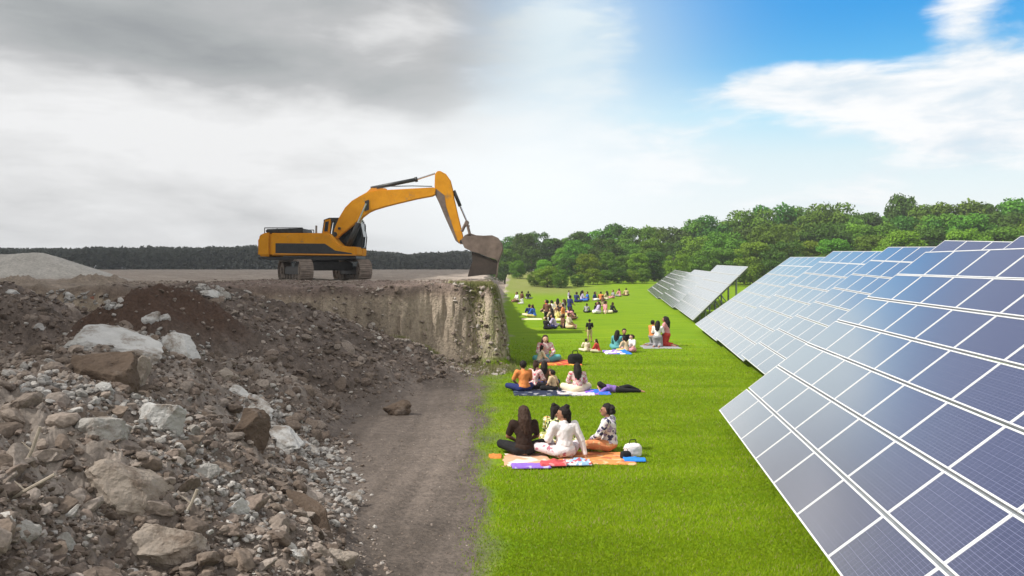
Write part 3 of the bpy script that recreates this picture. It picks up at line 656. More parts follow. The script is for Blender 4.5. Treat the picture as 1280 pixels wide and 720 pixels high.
# ------------------------------------------------------------------ solar tables
def panel_materials():
    m, nt, b = newmat('solar_cells'); MATS['cells'] = m
    uv = N(nt, 'ShaderNodeUVMap'); sx = N(nt, 'ShaderNodeSeparateXYZ'); nt.links.new(uv.outputs[0], sx.inputs[0])
    def lines(src, n, w):
        f = mth(nt, 'FRACT', mth(nt, 'MULTIPLY', src, n)); d = mth(nt, 'ABSOLUTE', mth(nt, 'SUBTRACT', f, .5))
        return mth(nt, 'GREATER_THAN', d, .5-w)
    cell = mth(nt, 'MAXIMUM', lines(sx.outputs[0], 12, .020), lines(sx.outputs[1], 6, .022))
    bus = mth(nt, 'MULTIPLY', lines(sx.outputs[1], 18, .05), .55)
    fin = mth(nt, 'MULTIPLY', lines(sx.outputs[0], 60, .10), .22)
    ln = mth(nt, 'MAXIMUM', mth(nt, 'MULTIPLY', cell, .8), mth(nt, 'MAXIMUM', bus, fin))
    oi = N(nt, 'ShaderNodeObjectInfo'); tc = N(nt, 'ShaderNodeTexCoord')
    no = N(nt, 'ShaderNodeTexNoise', i_Scale=3.0, i_Detail=3.0); nt.links.new(tc.outputs['Object'], no.inputs[0])
    fl = N(nt, 'ShaderNodeVectorMath', operation='FLOOR'); sc = N(nt, 'ShaderNodeVectorMath', operation='MULTIPLY'); sc.inputs[1].default_value = (12, 6, 1)
    nt.links.new(uv.outputs[0], sc.inputs[0]); nt.links.new(sc.outputs[0], fl.inputs[0])
    wn = N(nt, 'ShaderNodeTexWhiteNoise'); nt.links.new(fl.outputs[0], wn.inputs['Vector'])
    k = mth(nt, 'ADD', mth(nt, 'MULTIPLY', wn.outputs[0], .35), mth(nt, 'MULTIPLY', oi.outputs['Random'], .65))
    base = mixc(nt, k, (.017, .019, .056), (.032, .034, .086))
    col = mixc(nt, ln, base, (.20, .21, .32))
    nt.links.new(col, b.inputs['Base Color']); b.inputs['Roughness'].default_value = .45; b.inputs['Specular IOR Level'].default_value = .3
    lw = N(nt, 'ShaderNodeLayerWeight', i_0=.5); gl = N(nt, 'ShaderNodeBsdfGlossy', i_Roughness=.11)
    k_ = mth(nt, 'MULTIPLY', mth(nt, 'POWER', lw.outputs['Facing'], 2.5), 1.6, clamp=True); k_ = mth(nt, 'MAXIMUM', k_, .04)
    mx = N(nt, 'ShaderNodeMixShader'); nt.links.new(k_, mx.inputs[0]); nt.links.new(b.outputs[0], mx.inputs[1]); nt.links.new(gl.outputs[0], mx.inputs[2])
    nt.links.new(mx.outputs[0], nt.nodes['Material Output'].inputs[0])
    fr = surf('anodised_frame', (.62, .63, .64), (.72, .73, .74), 9, .45, 0, metal=.2)
    return m, fr
CELLS, FRAME = panel_materials()
STEEL = surf('galvanised_steel', (.20, .22, .25), (.30, .32, .35), 5, .5, .05, metal=.4)
PW, PH = 1.48, .705         # along the row, up the slope
def panel_mesh():
    fw, t = .020, .035; g = .006
    x0, x1, y0, y1 = g, PW-g, g, PH-g
    V = []; Fq = []; MI = []
    def box(a, b, c_, d, z0, z1, mi):
        i = len(V); V.extend([(a, c_, z0), (b, c_, z0), (b, d, z0), (a, d, z0), (a, c_, z1), (b, c_, z1), (b, d, z1), (a, d, z1)])
        for f in ((0, 3, 2, 1), (4, 5, 6, 7), (0, 1, 5, 4), (1, 2, 6, 5), (2, 3, 7, 6), (3, 0, 4, 7)): Fq.append(tuple(i+k for k in f)); MI.append(mi)
    box(x0, x1, y0, y0+fw, -t, .004, 1); box(x0, x1, y1-fw, y1, -t, .004, 1)
    box(x0, x0+fw, y0+fw, y1-fw, -t, .004, 1); box(x1-fw, x1, y0+fw, y1-fw, -t, .004, 1)
    box(x0+fw, x1-fw, y0+fw, y1-fw, -.012, 0, 0)
    me = np_mesh('solar_panel', V, Fq); me.materials.append(CELLS); me.materials.append(FRAME)
    me.polygons.foreach_set('material_index', MI)
    uvl = me.uv_layers.new(name='UVMap'); uv = []
    for l in me.loops:
        v = me.vertices[l.vertex_index].co; uv += [(v.x-x0-fw)/(x1-x0-2*fw), (v.y-y0-fw)/(y1-y0-2*fw)]
    uvl.data.foreach_set('uv', uv); return me
PMESH = panel_mesh()
AZ = math.atan(125/F)          # the rows run this much to the right of straight ahead
def table(Yfar, L0, zb, tilt, rows, cols, drop, label, gaps=()):
    """far lower corner at depth Yfar, L0 to the right of the vanishing line; runs back toward the viewer"""
    v = Vector((-math.sin(AZ), -math.cos(AZ), -drop)).normalized()      # along the row, toward the viewer
    side = Vector((math.cos(AZ), -math.sin(AZ), 0)); u = side*math.cos(tilt)+Vector((0, 0, math.sin(tilt)))
    u = (u-v*u.dot(v)).normalized(); n = u.cross(v); 
    if n.z < 0: n = -n
    org = Vector((125/F*Yfar+L0, Yfar, zb))
    root = empty('solar_array', (org.x, org.y, 0)); tag(root, label, 'solar array', 'tilted solar arrays beside the lawn')
    X = v; Yv = n.cross(X); 
    if Yv.dot(u) < 0: X = -v; Yv = n.cross(X)
    M = Matrix((X, Yv, n)).transposed().to_4x4(); flip = X.dot(v) < 0
    s = 0.0
    for r in range(rows):
        for c_ in range(cols):
            o = bpy.data.objects.new('solar_panel', PMESH); COL.objects.link(o); o.parent = root
            q = org+v*(c_*PW+(PW if flip else 0))+u*s-Vector((org.x, org.y, 0))
            MM = M.copy(); MM.translation = q; o.matrix_local = MM
        s += PH+(.022 if r in gaps else .002)
    W = s; Ln = cols*PW
    def pt(a, b, d=0): return org+v*a+u*b-n*d-Vector((org.x, org.y, 0))
    for b_ in [(W/rows)*i for i in range(1, rows)]:
        r_ = MB(); r_.tube(pt(.02, b_, .075), pt(Ln-.02, b_, .075), .038, .038, 4); r_.build('support_rail', STEEL, root)
    nb = max(2, int(Ln/3)+1)
    for i in range(nb):
        a = .5+(Ln-1)*i/(nb-1)
        r_ = MB(); r_.tube(pt(a, .1, .13), pt(a, W-.1, .13), .04, .04, 6); r_.build('rafter', STEEL, root)
        for f_ in (.22, .78):
            p = pt(a, W*f_, .13); q = MB(); q.tube((p.x, p.y, -.3), p, .055, .055, 8); q.build('support_post', STEEL, root)
        p, q = pt(a, W*.5, .13), pt(a, W*.78, .13); m = MB(); m.tube(p, (q.x, q.y, .5), .03, .03, 6); m.build('brace', STEEL, root)
    return root
T = math.atan(.80)
table(17.55, 2.13, .36, T, 7, 10, .004, 'nearest large blue solar array filling the lower right', (0, 1, 2, 3, 4))
def t2(x_top, h_far, h_near, ntop, rows, label, L0=4.2):
    """by where the upper far corner shows and how high the top stands above the eye"""
    W = rows*(PH+.002); Y = F*(L0+W*math.cos(T))/(x_top-765); Yn = F*(L0+W*math.cos(T))/(ntop-765)
    tilt = math.asin(min(.95, (CAMH+h_far-.36)/W)) 
    cols = max(1, round((Y-Yn)/PW))
    return table(Y, L0, .36, tilt, rows, cols, (h_far-h_near)/max(1, (Y-Yn)), label, (0, 1, 2, 3, 4, 5))
t2(841, -.30, -.55, 863, 6, 'farthest white-glaring solar array by the trees', 4.6)
t2(866, -.22, -.40, 896, 6, 'second farthest solar array, glaring white between its neighbours', 4.6)
t2(899, .15, .02, 937, 6, 'pale solar array just beyond the dark gap in the back row', 4.6)
t2(978, .48, .38, 1028, 8, 'glaring solar array just in front of the dark gap, its left corner on the lawn')
t2(1031, .60, .47, 1093, 8, 'pale blue solar array next in front of the glaring one after the gap')
t2(1096, .60, .50, 1160, 8, 'blue solar array mostly hidden behind the nearest one, third after the gap')
t2(1163, .66, .50, 1247, 8, 'solar array showing only its top above the nearest array, fourth after the gap')
t2(1250, .62, .48, 1420, 8, 'solar array at the right edge whose top rises above the nearest array')

# ------------------------------------------------------------------ trees
def leaf_mat(name, c1, c2, dryc=None):
    m, nt, b = newmat(name); g = N(nt, 'ShaderNodeNewGeometry'); oi = N(nt, 'ShaderNodeObjectInfo'); tc = N(nt, 'ShaderNodeTexCoord')
    no = N(nt, 'ShaderNodeTexNoise', i_Scale=.5, i_Detail=3.0); nt.links.new(tc.outputs['Object'], no.inputs[0])
    k = mth(nt, 'ADD', mth(nt, 'MULTIPLY', g.outputs['Random Per Island'], .45), mth(nt, 'MULTIPLY', no.outputs['Fac'], .6))
    col = mixc(nt, k, c1, c2)
    hs = N(nt, 'ShaderNodeHueSaturation'); nt.links.new(col, hs.inputs['Color'])
    nt.links.new(mth(nt, 'MULTIPLY_ADD', oi.outputs['Random'], .05, .475), hs.inputs['Hue'])
    nt.links.new(mth(nt, 'MULTIPLY_ADD', oi.outputs['Random'], .5, .75), hs.inputs['Value'])
    nt.links.new(hs.outputs[0], b.inputs['Base Color']); b.inputs['Roughness'].default_value = .6; b.inputs['Specular IOR Level'].default_value = .2
    tr = N(nt, 'ShaderNodeBsdfTranslucent'); nt.links.new(hs.outputs[0], tr.inputs[0])
    mx = N(nt, 'ShaderNodeMixShader', i_0=.25); nt.links.new(b.outputs[0], mx.inputs[1]); nt.links.new(tr.outputs[0], mx.inputs[2])
    nt.links.new(mx.outputs[0], nt.nodes['Material Output'].inputs[0]); return m
LM = [leaf_mat('leaf_dark', (.035, .095, .010), (.080, .180, .016)), leaf_mat('leaf_mid', (.060, .150, .010), (.135, .27, .018)), leaf_mat('leaf_bright', (.10, .20, .010), (.20, .33, .020))]
BARK = surf('bark', (.06, .045, .032), (.12, .09, .065), 12, .9, .5)
def leaves(P, Nn, size):
    n = len(P); a = rng.standard_normal((n, 3)); t = np.cross(Nn, a); t /= np.linalg.norm(t, axis=1)[:, None]+1e-9; b = np.cross(Nn, t)
    s = size*(.6+.8*rng.random(n))[:, None]; q = .62
    V = np.stack([P-t*s, P+b*s*q, P+t*s, P-b*s*q], 1).reshape(-1, 3)
    return V, np.arange(4*n).reshape(n, 4)
def crown_mesh(kind, seed, n=10500):
    """unit tree: height 1, crown from about .12 to 1"""
    r = np.random.default_rng(seed); lobes = []
    nl = 60
    for i in range(nl):
        z = .10+.84*r.random()
        prof = {0: math.sin(min(1, (z-.02)/.98)*math.pi)**.45*.38, 1: math.sin(min(1, (z-.05)/.95)*math.pi)**.7*.30, 2: (1-z)**.55*.40+.02}[kind]
        a = r.random()*6.283; rr = prof*(.35+.65*r.random()**.5)
        lobes.append((rr*math.cos(a), rr*math.sin(a), z, .07+.075*r.random()))
    lobes.append((0, 0, .93, .07)); lb = np.array(lobes); w = lb[:, 3]**2; w /= w.sum()
    idx = r.choice(len(lb), n, p=w); d = r.standard_normal((n, 3)); d /= np.linalg.norm(d, axis=1)[:, None]
    d[:, 2] = np.where((d[:, 2] < -.2) & (r.random(n) < .6), -d[:, 2], d[:, 2])
    rad = lb[idx, 3]*(.72+.38*r.random(n)+.25*(r.random(n) < .08)); P = lb[idx, :3]+d*rad[:, None]*np.array([1, 1, .85])
    Nn = d+.55*r.standard_normal((n, 3)); Nn /= np.linalg.norm(Nn, axis=1)[:, None]
    V, Fc = leaves(P, Nn, .0185); return np_mesh('crown', V, Fc)
def trunk_mesh(seed):
    r = random.Random(seed); mb = MB(); p = Vector((0, 0, -.01)); rad = .022; pts = [p]
    for i in range(5):
        q = p+Vector((r.uniform(-.015, .015), r.uniform(-.015, .015), .14)); mb.tube(p, q, rad, rad*.78, 8); p = q; rad *= .78; pts.append(q)
    for i in range(8):
        b_ = pts[1+i % 4]+Vector((0, 0, r.uniform(0, .1))); a = r.uniform(0, 6.28); L = r.uniform(.12, .24)
        mb.tube(b_, b_+Vector((math.cos(a)*L, math.sin(a)*L, L*.8)), .009, .003, 6)
    bm = mb.bm; bmesh.ops.recalc_face_normals(bm, faces=bm.faces); me = bpy.data.meshes.new('trunk'); bm.to_mesh(me); bm.free(); me.materials.append(BARK); return me
CR = {}
for kind in (0, 1, 2):
    for v in range(3):
        CR[kind, v] = crown_mesh(kind, 500+kind*10+v)
TR = [trunk_mesh(s) for s in range(4)]
ORD = ['first', 'second', 'third', 'fourth', 'fifth', 'sixth', 'seventh', 'eighth', 'ninth', 'tenth', 'eleventh', 'twelfth', 'thirteenth', 'fourteenth', 'fifteenth', 'sixteenth', 'seventeenth', 'eighteenth', 'nineteenth', 'twentieth', 'twenty-first', 'twenty-second', 'twenty-third', 'twenty-fourth', 'twenty-fifth', 'twenty-sixth', 'twenty-seventh', 'twenty-eighth']
CMESH = {}
def tree(px, ptop, Y, wide, kind, mi, label, name='tree', cat='tree', group=None):
    x = (px-640)/F*Y; z0 = float(height(x, Y)) if Y < 400 else 0
    h = CAMH-(ptop-HZ)/F*Y-z0; root = empty(name, (x, Y, z0-.05), random.uniform(0, 6.28)); tag(root, label, cat, group)
    root.scale = (h*wide, h*wide, h)
    v = random.randrange(3); key = (kind, v, mi)
    if key not in CMESH:
        me = CR[kind, v].copy(); me.materials.append(LM[mi]); CMESH[key] = me
    c_ = bpy.data.objects.new('crown', CMESH[key]); COL.objects.link(c_); c_.parent = root
    t = bpy.data.objects.new('trunk', random.choice(TR)); COL.objects.link(t); t.parent = root
    return root
word = {0: 'dark green', 1: 'mid green', 2: 'bright green'}
shape = {0: 'round-crowned', 1: 'upright', 2: 'pointed'}
back = [(640, 297), (656, 293), (673, 291), (692, 299), (711, 298), (728, 291), (748, 288), (773, 281), (797, 285), (820, 286), (845, 286), (868, 277), (892, 273), (914, 280), (937, 266), (960, 259), (994, 261), (1018, 266), (1040, 258), (1060, 268), (1080, 268), (1103, 270), (1131, 246), (1162, 259), (1192, 255), (1222, 257), (1253, 252), (1281, 255)]
for i, (px, py) in enumerate(back):
    kd = [0, 1, 0, 0, 2, 1][i % 6]; mi = [0, 1, 0, 1, 1][i % 5]
    if px < 700: mi = 0
    if px == 1131: kd = 2
    tree(px+random.uniform(-3, 3), py, random.uniform(185, 205), random.uniform(.95, 1.2)*(.75 if px == 1131 else 1), kd, mi, f'{word[mi]} {shape[kd]} tree, {ORD[i]} from the left along the skyline of the wood', group='woodland skyline trees')
mid = [(634, 312), (665, 309), (700, 308), (722, 303), (755, 300), (785, 303), (812, 301), (838, 304), (870, 298), (905, 290), (930, 286), (965, 281), (1000, 284), (1030, 280), (1068, 284), (1098, 281), (1140, 274), (1175, 270), (1212, 272), (1250, 268), (1284, 271)]
for i, (px, py) in enumerate(mid):
    kd = [0, 0, 1, 0][i % 4]; mi = [1, 0, 2, 1, 0, 1][i % 6]
    tree(px+random.uniform(-4, 4), py+random.uniform(-2, 3), random.uniform(164, 176), random.uniform(1.0, 1.25), kd, mi, f'{word[mi]} {shape[kd]} tree, {ORD[i]} from the left in the middle line of the wood', group='middle woodland trees')
front = [(650, 326), (682, 325), (708, 322), (735, 318), (760, 316), (780, 320), (801, 317), (822, 315), (850, 318), (878, 312), (908, 312), (940, 304), (975, 303), (1008, 302), (1044, 300), (1085, 296), (1125, 290), (1165, 288), (1205, 288), (1248, 286), (1290, 286)]
for i, (px, py) in enumerate(front):
    kd = [0, 1, 0][i % 3]; mi = [1, 2, 0, 2, 1][i % 5]
    tree(px+random.uniform(-4, 4), py, random.uniform(143, 155), random.uniform(1.05, 1.35), kd, mi, f'{word[mi]} leafy tree, {ORD[i]} from the left in the front line of the wood', group='front woodland trees')
for i, (px, py, Y) in enumerate([(668, 340, 128), (684, 333, 126), (700, 337, 124), (722, 343, 127), (741, 336, 132), (757, 338, 135), (772, 334, 136), (790, 338, 137), (806, 336, 139)]):
    tree(px, py, Y, random.uniform(1.1, 1.6), 0, [1, 2, 1, 0, 2, 1, 0, 2, 1][i], f'{["low","rounded"][i%2]} green bush, {ORD[i]} from the left at the edge of the lawn below the wood', 'bush', 'bush', 'bushes at the lawn edge')

# far wood across the left horizon
def far_wood():
    n = 90000; x = rng.uniform(-330, 2, n); 
    tp = np.interp(x, [-330, -190, -150, -100, -60, -40, -30, -15, 2], [10.4, 11.0, 11.4, 11.8, 11.2, 9.2, 9.4, 10.2, 11.0])
    tp = tp+1.1*fbm(x*.07, x*0, oct=4, seed=301)+.5*fbm(x*.5, x*0+4, oct=2, seed=305)
    y = 335+rng.uniform(0, 30, n); z = -1+(tp+.6+.35*np.abs(vnoise(x*.33, y*.33, seed=8)))*rng.random(n)**.6
    P = np.stack([x, y, z], 1); d = rng.standard_normal((n, 3)); d[:, 1] -= .8; d[:, 2] += .6; d /= np.linalg.norm(d, axis=1)[:, None]
    V, Fc = leaves(P, d, .62); me = np_mesh('distant_wood', V, Fc)
    m = leaf_mat('leaf_far_hazed', (.080, .092, .078), (.115, .128, .104)); tag(link('distant_wood', me, m), 'long dark grey-green wood along the horizon behind the excavator', 'wood', kind='stuff')  # air haze is mixed into these leaf colours as grey
far_wood()

# weeds on the cliff lip by the bucket and at the toe
def weeds():
    n = 14000; k = rng.random(n)
    x = np.where(k < .6, rng.normal(-.95, .4, n), np.where(k < .8, rng.normal(-2.9, .35, n), rng.normal(-.6, .5, n)))
    y = np.where(k < .6, rng.normal(29.6, .5, n), np.where(k < .8, rng.normal(27.3, .3, n), rng.normal(27.5, .6, n)))
    z = height(x, y); h = .05+.13*rng.random(n); a = rng.random(n)*6.28; w = .012
    b = np.stack([x, y, z-.01], 1); dx = np.stack([np.cos(a)*w, np.sin(a)*w, 0*a], 1); tip = b+np.stack([rng.normal(0, .05, n), rng.normal(0, .05, n), h], 1)
    me = np_mesh('weeds', np.stack([b-dx, b+dx, tip], 1).reshape(-1, 3), np.arange(3*n).reshape(n, 3))
    tag(link('weeds', me, surf('weed_green', (.10, .12, .03), (.24, .23, .09), 3, .8, 0)), 'sparse dry weeds on the lip and foot of the cut bank', 'weeds', kind='stuff')
weeds()

# ------------------------------------------------------------------ people
class Blob:
    def __init__(s): s.V = []; s.T = []; s.n = 0
    def add(s, V, T): s.V.append(V); s.T.append(T+s.n); s.n += len(V); return s
    def ell(s, c, r, rot=None):
        V, T = ICO[3]; V = V*np.array(r)
        if rot: V = V@rotm(*rot).T
        return s.add(V+np.array(c), T)
    def cap(s, a, b, ra, rb):
        a = np.array(a, float); b = np.array(b, float); d = b-a; L = np.linalg.norm(d); d /= L
        V, T = ICO[3]; q = Vector(d).to_track_quat('Z', 'Y'); M = np.array(q.to_matrix())
        t = V[:, 2]; r = np.where(t > 0, rb, ra)[:, None]
        W = V*r; W[:, 2] += np.where(t > 0, L, 0)
        return s.add(W@M.T+a, T)
    def chain(s, pts, rs):
        for i in range(len(pts)-1): s.cap(pts[i], pts[i+1], rs[i], rs[i+1])
        return s
    def mesh(s, name, vox, smooth=2, noise=0.0, nscale=20):
        me = np_mesh(name, np.concatenate(s.V), np.concatenate(s.T)); o = bpy.data.objects.new('tmp', me); COL.objects.link(o)
        m = o.modifiers.new('r', 'REMESH'); m.mode = 'VOXEL'; m.voxel_size = vox; m.use_smooth_shade = True
        k = o.modifiers.new('s', 'SMOOTH'); k.factor = .5; k.iterations = smooth
        dg = bpy.context.evaluated_depsgraph_get(); dg.update(); ev = bpy.data.meshes.new_from_object(o.evaluated_get(dg)); ev.name = name
        bpy.data.objects.remove(o); bpy.data.meshes.remove(me)
        if noise:
            n = len(ev.vertices); co = np.empty(n*3, np.float32); ev.vertices.foreach_get('co', co); co = co.reshape(-1, 3); nn = np.empty(n*3, np.float32); ev.vertices.foreach_get('normal', nn)
            co = co+nn.reshape(-1, 3)*noise*fbm(co[:, 0]*nscale, co[:, 1]*nscale, co[:, 2]*nscale*.6, oct=3, seed=11)[:, None]; ev.vertices.foreach_set('co', co.astype(np.float32).ravel()); ev.update()
        ev.polygons.foreach_set('use_smooth', [True]*len(ev.polygons)); return ev
def pose_joints(pose, rnd):
    r = rnd.uniform
    J = {}
    if pose in ('sit', 'sitlean', 'sitarm'):
        ln = r(-.02, .05)+(.10 if pose == 'sitlean' else 0)
        J = dict(pel=(0, 0, .13), ab=(0, .02+ln*.3, .28), ch=(0, .03+ln*.8, .43), nk=(0, .04+ln, .565), hd=(0, .075+ln*1.15, .70))
        J['sh'] = [(-.175, .03+ln, .525), (.175, .03+ln, .525)]
        if pose == 'sitarm': J['el'] = [(-.25, .10, .30), (.27, -.04, .28)]; J['ha'] = [(-.10, .28, .20), (.32, -.10, .035)]
        else: J['el'] = [(-.25, .12+ln, .31), (.25, .12+ln, .31)]; J['ha'] = [(-.10, .31+ln, .20), (.12, .33+ln, .19)]
        J['hp'] = [(-.10, .02, .11), (.10, .02, .11)]; J['kn'] = [(-.35, .30, .15), (.35, .32, .14)]; J['an'] = [(.05, .42, .055), (-.06, .33, .06)]; J['to'] = [(.17, .44, .04), (-.19, .36, .04)]
    elif pose == 'sitlegs':
        J = dict(pel=(0, 0, .13), ab=(0, -.02, .28), ch=(0, -.03, .43), nk=(0, -.02, .565), hd=(0, .02, .70))
        J['sh'] = [(-.175, -.03, .525), (.175, -.03, .525)]; J['el'] = [(-.24, .10, .33), (.24, .10, .33)]; J['ha'] = [(-.12, .30, .33), (.14, .31, .30)]
        J['hp'] = [(-.10, .02, .11), (.10, .02, .11)]; J['kn'] = [(-.12, .42, .32), (.12, .42, .28)]; J['an'] = [(-.12, .72, .07), (.12, .76, .06)]; J['to'] = [(-.13, .86, .05), (.13, .9, .05)]
    elif pose == 'kneel':
        J = dict(pel=(0, .0, .44), ab=(0, .0, .58), ch=(0, .02, .75), nk=(0, .03, .885), hd=(0, .06, 1.02))
        J['sh'] = [(-.175, .02, .845), (.175, .02, .845)]; J['el'] = [(-.24, .08, .60), (.24, .08, .60)]; J['ha'] = [(-.14, .28, .55), (.15, .28, .52)]
        J['hp'] = [(-.09, 0, .42), (.09, 0, .42)]; J['kn'] = [(-.12, .10, .07), (.12, .10, .07)]; J['an'] = [(-.11, -.30, .06), (.11, -.30, .06)]; J['to'] = [(-.11, -.42, .03), (.11, -.42, .03)]
    elif pose == 'stand':
        J = dict(pel=(0, 0, .90), ab=(0, 0, 1.04), ch=(0, .01, 1.22), nk=(0, .02, 1.40), hd=(0, .04, 1.55))
        J['sh'] = [(-.18, 0, 1.355), (.18, 0, 1.355)]; J['el'] = [(-.24, -.01, 1.08), (.24, .03, 1.08)]; J['ha'] = [(-.25, .08, .84), (.18, .24, 1.05)]
        J['hp'] = [(-.09, 0, .88), (.09, 0, .88)]; J['kn'] = [(-.10, .03, .48), (.12, .06, .48)]; J['an'] = [(-.10, -.02, .08), (.13, .03, .08)]; J['to'] = [(-.11, .12, .035), (.15, .17, .035)]
    elif pose == 'lie':
        J = dict(pel=(0, 0, .13), ab=(-.15, 0, .14), ch=(-.32, 0, .17), nk=(-.47, .02, .22), hd=(-.60, .04, .30))
        J['sh'] = [(-.43, -.16, .16), (-.43, .16, .20)]; J['el'] = [(-.60, -.20, .05), (-.22, .24, .12)]; J['ha'] = [(-.66, -.02, .18), (-.05, .15, .10)]
        J['hp'] = [(.05, -.08, .11), (.05, .08, .12)]; J['kn'] = [(.45, -.12, .10), (.42, .10, .22)]; J['an'] = [(.85, -.10, .06), (.82, .12, .07)]; J['to'] = [(.97, -.12, .05), (.93, .16, .05)]
    return {k: ([np.array(q) for q in v] if isinstance(v, list) else np.array(v)) for k, v in J.items()}
def person_meshes(pose, seed, hair='short', bottom='trousers', sleeve=.6, near=False, headturn=0.0):
    rnd = random.Random(seed); J = pose_joints(pose, rnd); vox = .0075 if near else .016
    hd, nk = J['hd'], J['nk']; fw = np.array([math.sin(-headturn), math.cos(headturn), 0.0]); rt = np.array([fw[1], -fw[0], 0])
    if pose == 'lie': fw = np.array([0, 1.0, 0]); rt = np.array([0, 0, 1.0])
    b = Blob()
    b.chain([J['pel'], J['ab'], J['ch']], [.125, .112, .125]); b.ell(J['ch'], (.155, .10, .14) if pose != 'lie' else (.14, .155, .10)); b.ell(J['pel'], (.165, .125, .11) if pose != 'lie' else (.11, .155, .11))
    b.cap(J['ch'], nk, .085, .055); b.cap(nk, hd-(hd-nk)*.35, .052, .05)
    b.ell(hd, (.076, .092, .108) if pose != 'lie' else (.10, .085, .08), (0, 0, headturn))
    ch = hd+fw*.045-np.array([0, 0, .06]); b.ell(ch, (.048, .045, .042))                # jaw
    b.cap(hd+fw*.088+np.array([0, 0, .012]), hd+fw*.108-np.array([0, 0, .022]), .010, .015)  # nose
    b.ell(hd+fw*.088-np.array([0, 0, .052]), (.022, .012, .007), (0, 0, headturn))       # lips
    for s in (-1, 1):
        b.ell(hd+rt*s*.078-np.array([0, 0, .005]), (.012, .02, .03), (0, 0, headturn)); b.ell(hd+rt*s*.033+fw*.078+np.array([0, 0, .028]), (.022, .014, .008), (0, 0, headturn))
    for i in (0, 1):
        b.chain([J['ch']*.4+J['sh'][i]*.6, J['sh'][i], J['el'][i], J['ha'][i]], [.075, .058, .041, .027])
        ha, el = J['ha'][i], J['el'][i]; d = (ha-el)/np.linalg.norm(ha-el); up = np.array([0, 0, 1.0]); sd = np.cross(d, up); sd /= np.linalg.norm(sd)+1e-9
        p = ha+d*.045; b.cap(ha, p, .028, .030); b.ell(p, (.034, .034, .02))
        for j in range(4):
            o_ = sd*(j-1.5)*.018; L = (.060, .072, .068, .052)[j]; q = p+d*.022+o_; k1 = q+d*L*.5-up*.008; k2 = k1+d*L*.42-up*.028
            b.chain([q, k1, k2], [.0105, .0095, .008])
        s_ = -1 if i else 1; t0 = ha+d*.015+sd*s_*.022; t1 = t0+d*.03+sd*s_*.028; b.chain([t0, t1, t1+d*.028-up*.008], [.013, .0115, .009])
        b.chain([J['hp'][i], J['kn'][i], J['an'][i], J['to'][i]], [.085, .056, .038, .03])
    out = {'person': b.mesh('body', vox, 2)}
    t = Blob(); t.chain([J['ab']*.7+J['pel']*.3, J['ab'], J['ch']], [.142, .128, .142]); t.ell(J['ch'], (.172, .118, .15) if pose != 'lie' else (.15, .172, .118)); t.cap(J['ch'], nk-(nk-J['ch'])*.12, .10, .068)
    if pose != 'lie': t.ell(J['pel']+np.array([0, 0, .02]), (.175, .14, .10))
    for i in (0, 1):
        e = J['sh'][i]+(J['el'][i]-J['sh'][i])*min(1, sleeve*1.6); t.chain([J['ch']*.4+J['sh'][i]*.6, J['sh'][i], e], [.085, .073, .062])
        if sleeve > .7: t.cap(J['el'][i], J['el'][i]+(J['ha'][i]-J['el'][i])*.85, .056, .042)
    out['shirt'] = t.mesh('shirt', vox*1.1, 3, .012, 14)
    t = Blob()
    if bottom == 'skirt' and pose != 'lie':
        for i in (0, 1):
            t.chain([J['hp'][i], J['kn'][i]], [.125, .10]); t.chain([J['kn'][i], J['kn'][i]*.35+J['an'][i]*.65], [.10, .085])
        t.ell(J['pel'], (.19, .16, .12)); m_ = (J['kn'][0]+J['kn'][1])/2; t.cap(J['pel'], m_, .12, .09)
    else:
        lo = .35 if bottom == 'shorts' else .92
        for i in (0, 1):
            t.chain([J['hp'][i], J['kn'][i]], [.108, .075]); 
            if bottom != 'shorts': t.cap(J['kn'][i], J['kn'][i]+(J['an'][i]-J['kn'][i])*lo, .075, .055)
        t.ell(J['pel'], (.176, .138, .115) if pose != 'lie' else (.12, .165, .12))
    V = t.V
    out['trousers' if bottom != 'skirt' else 'skirt'] = t.mesh('bottom', vox*1.2, 3, .010, 12)
    if near or pose == 'stand':
        t = Blob()
        for i in (0, 1): t.chain([J['an'][i], J['to'][i]], [.045, .040]); 
        out['shoes'] = t.mesh('shoes', vox*1.2, 2)
    h = Blob(); back = -fw
    h.ell(hd+back*.022+np.array([0, 0, .022]), (.092, .104, .108) if pose != 'lie' else (.105, .098, .095), (0, 0, headturn))
    if hair == 'long': h.chain([hd+back*.07+np.array([0, 0, .03]), nk+back*.095+np.array([0, 0, .03]), nk+back*.12-np.array([0, 0, .17])], [.082, .085, .05]); 
    if hair == 'long':
        for s in (-1, 1): h.chain([hd+back*.04+rt*s*.055, nk+back*.075+rt*s*.07, nk+back*.115+rt*s*.06-np.array([0, 0, .13])], [.052, .05, .03])
    if hair == 'bun': h.ell(hd+back*.06+np.array([0, 0, .115]), (.048, .048, .045)); h.chain([hd+back*.09, nk+back*.08+rt*.03-np.array([0, 0, .03])], [.05, .03])
    if hair == 'curly':
        for k in range(26):
            a, c_ = rnd.uniform(0, 6.28), rnd.uniform(-.5, 1); d = back*.8+rt*math.cos(a)*.9+np.array([0, 0, c_]); d /= np.linalg.norm(d); h.ell(hd+back*.03+d*.10, [rnd.uniform(.026, .04)]*3)
    m = h.mesh('hair', vox*1.0, 1, .012, 40)
    # open the face: pull hair in front of the face back behind the hairline
    n = len(m.vertices); co = np.empty(n*3, np.float32); m.vertices.foreach_get('co', co); co = co.reshape(-1, 3); rel = co-hd
    f = rel@fw; up_ = rel[:, 2] if pose != 'lie' else -rel[:, 0]
    mask = (f > .015) & (up_ < .065)
    co[mask] -= fw*((f[mask]-.0)*1.0)[:, None]*.9; m.vertices.foreach_set('co', co.ravel()); m.update(); out['hair'] = m
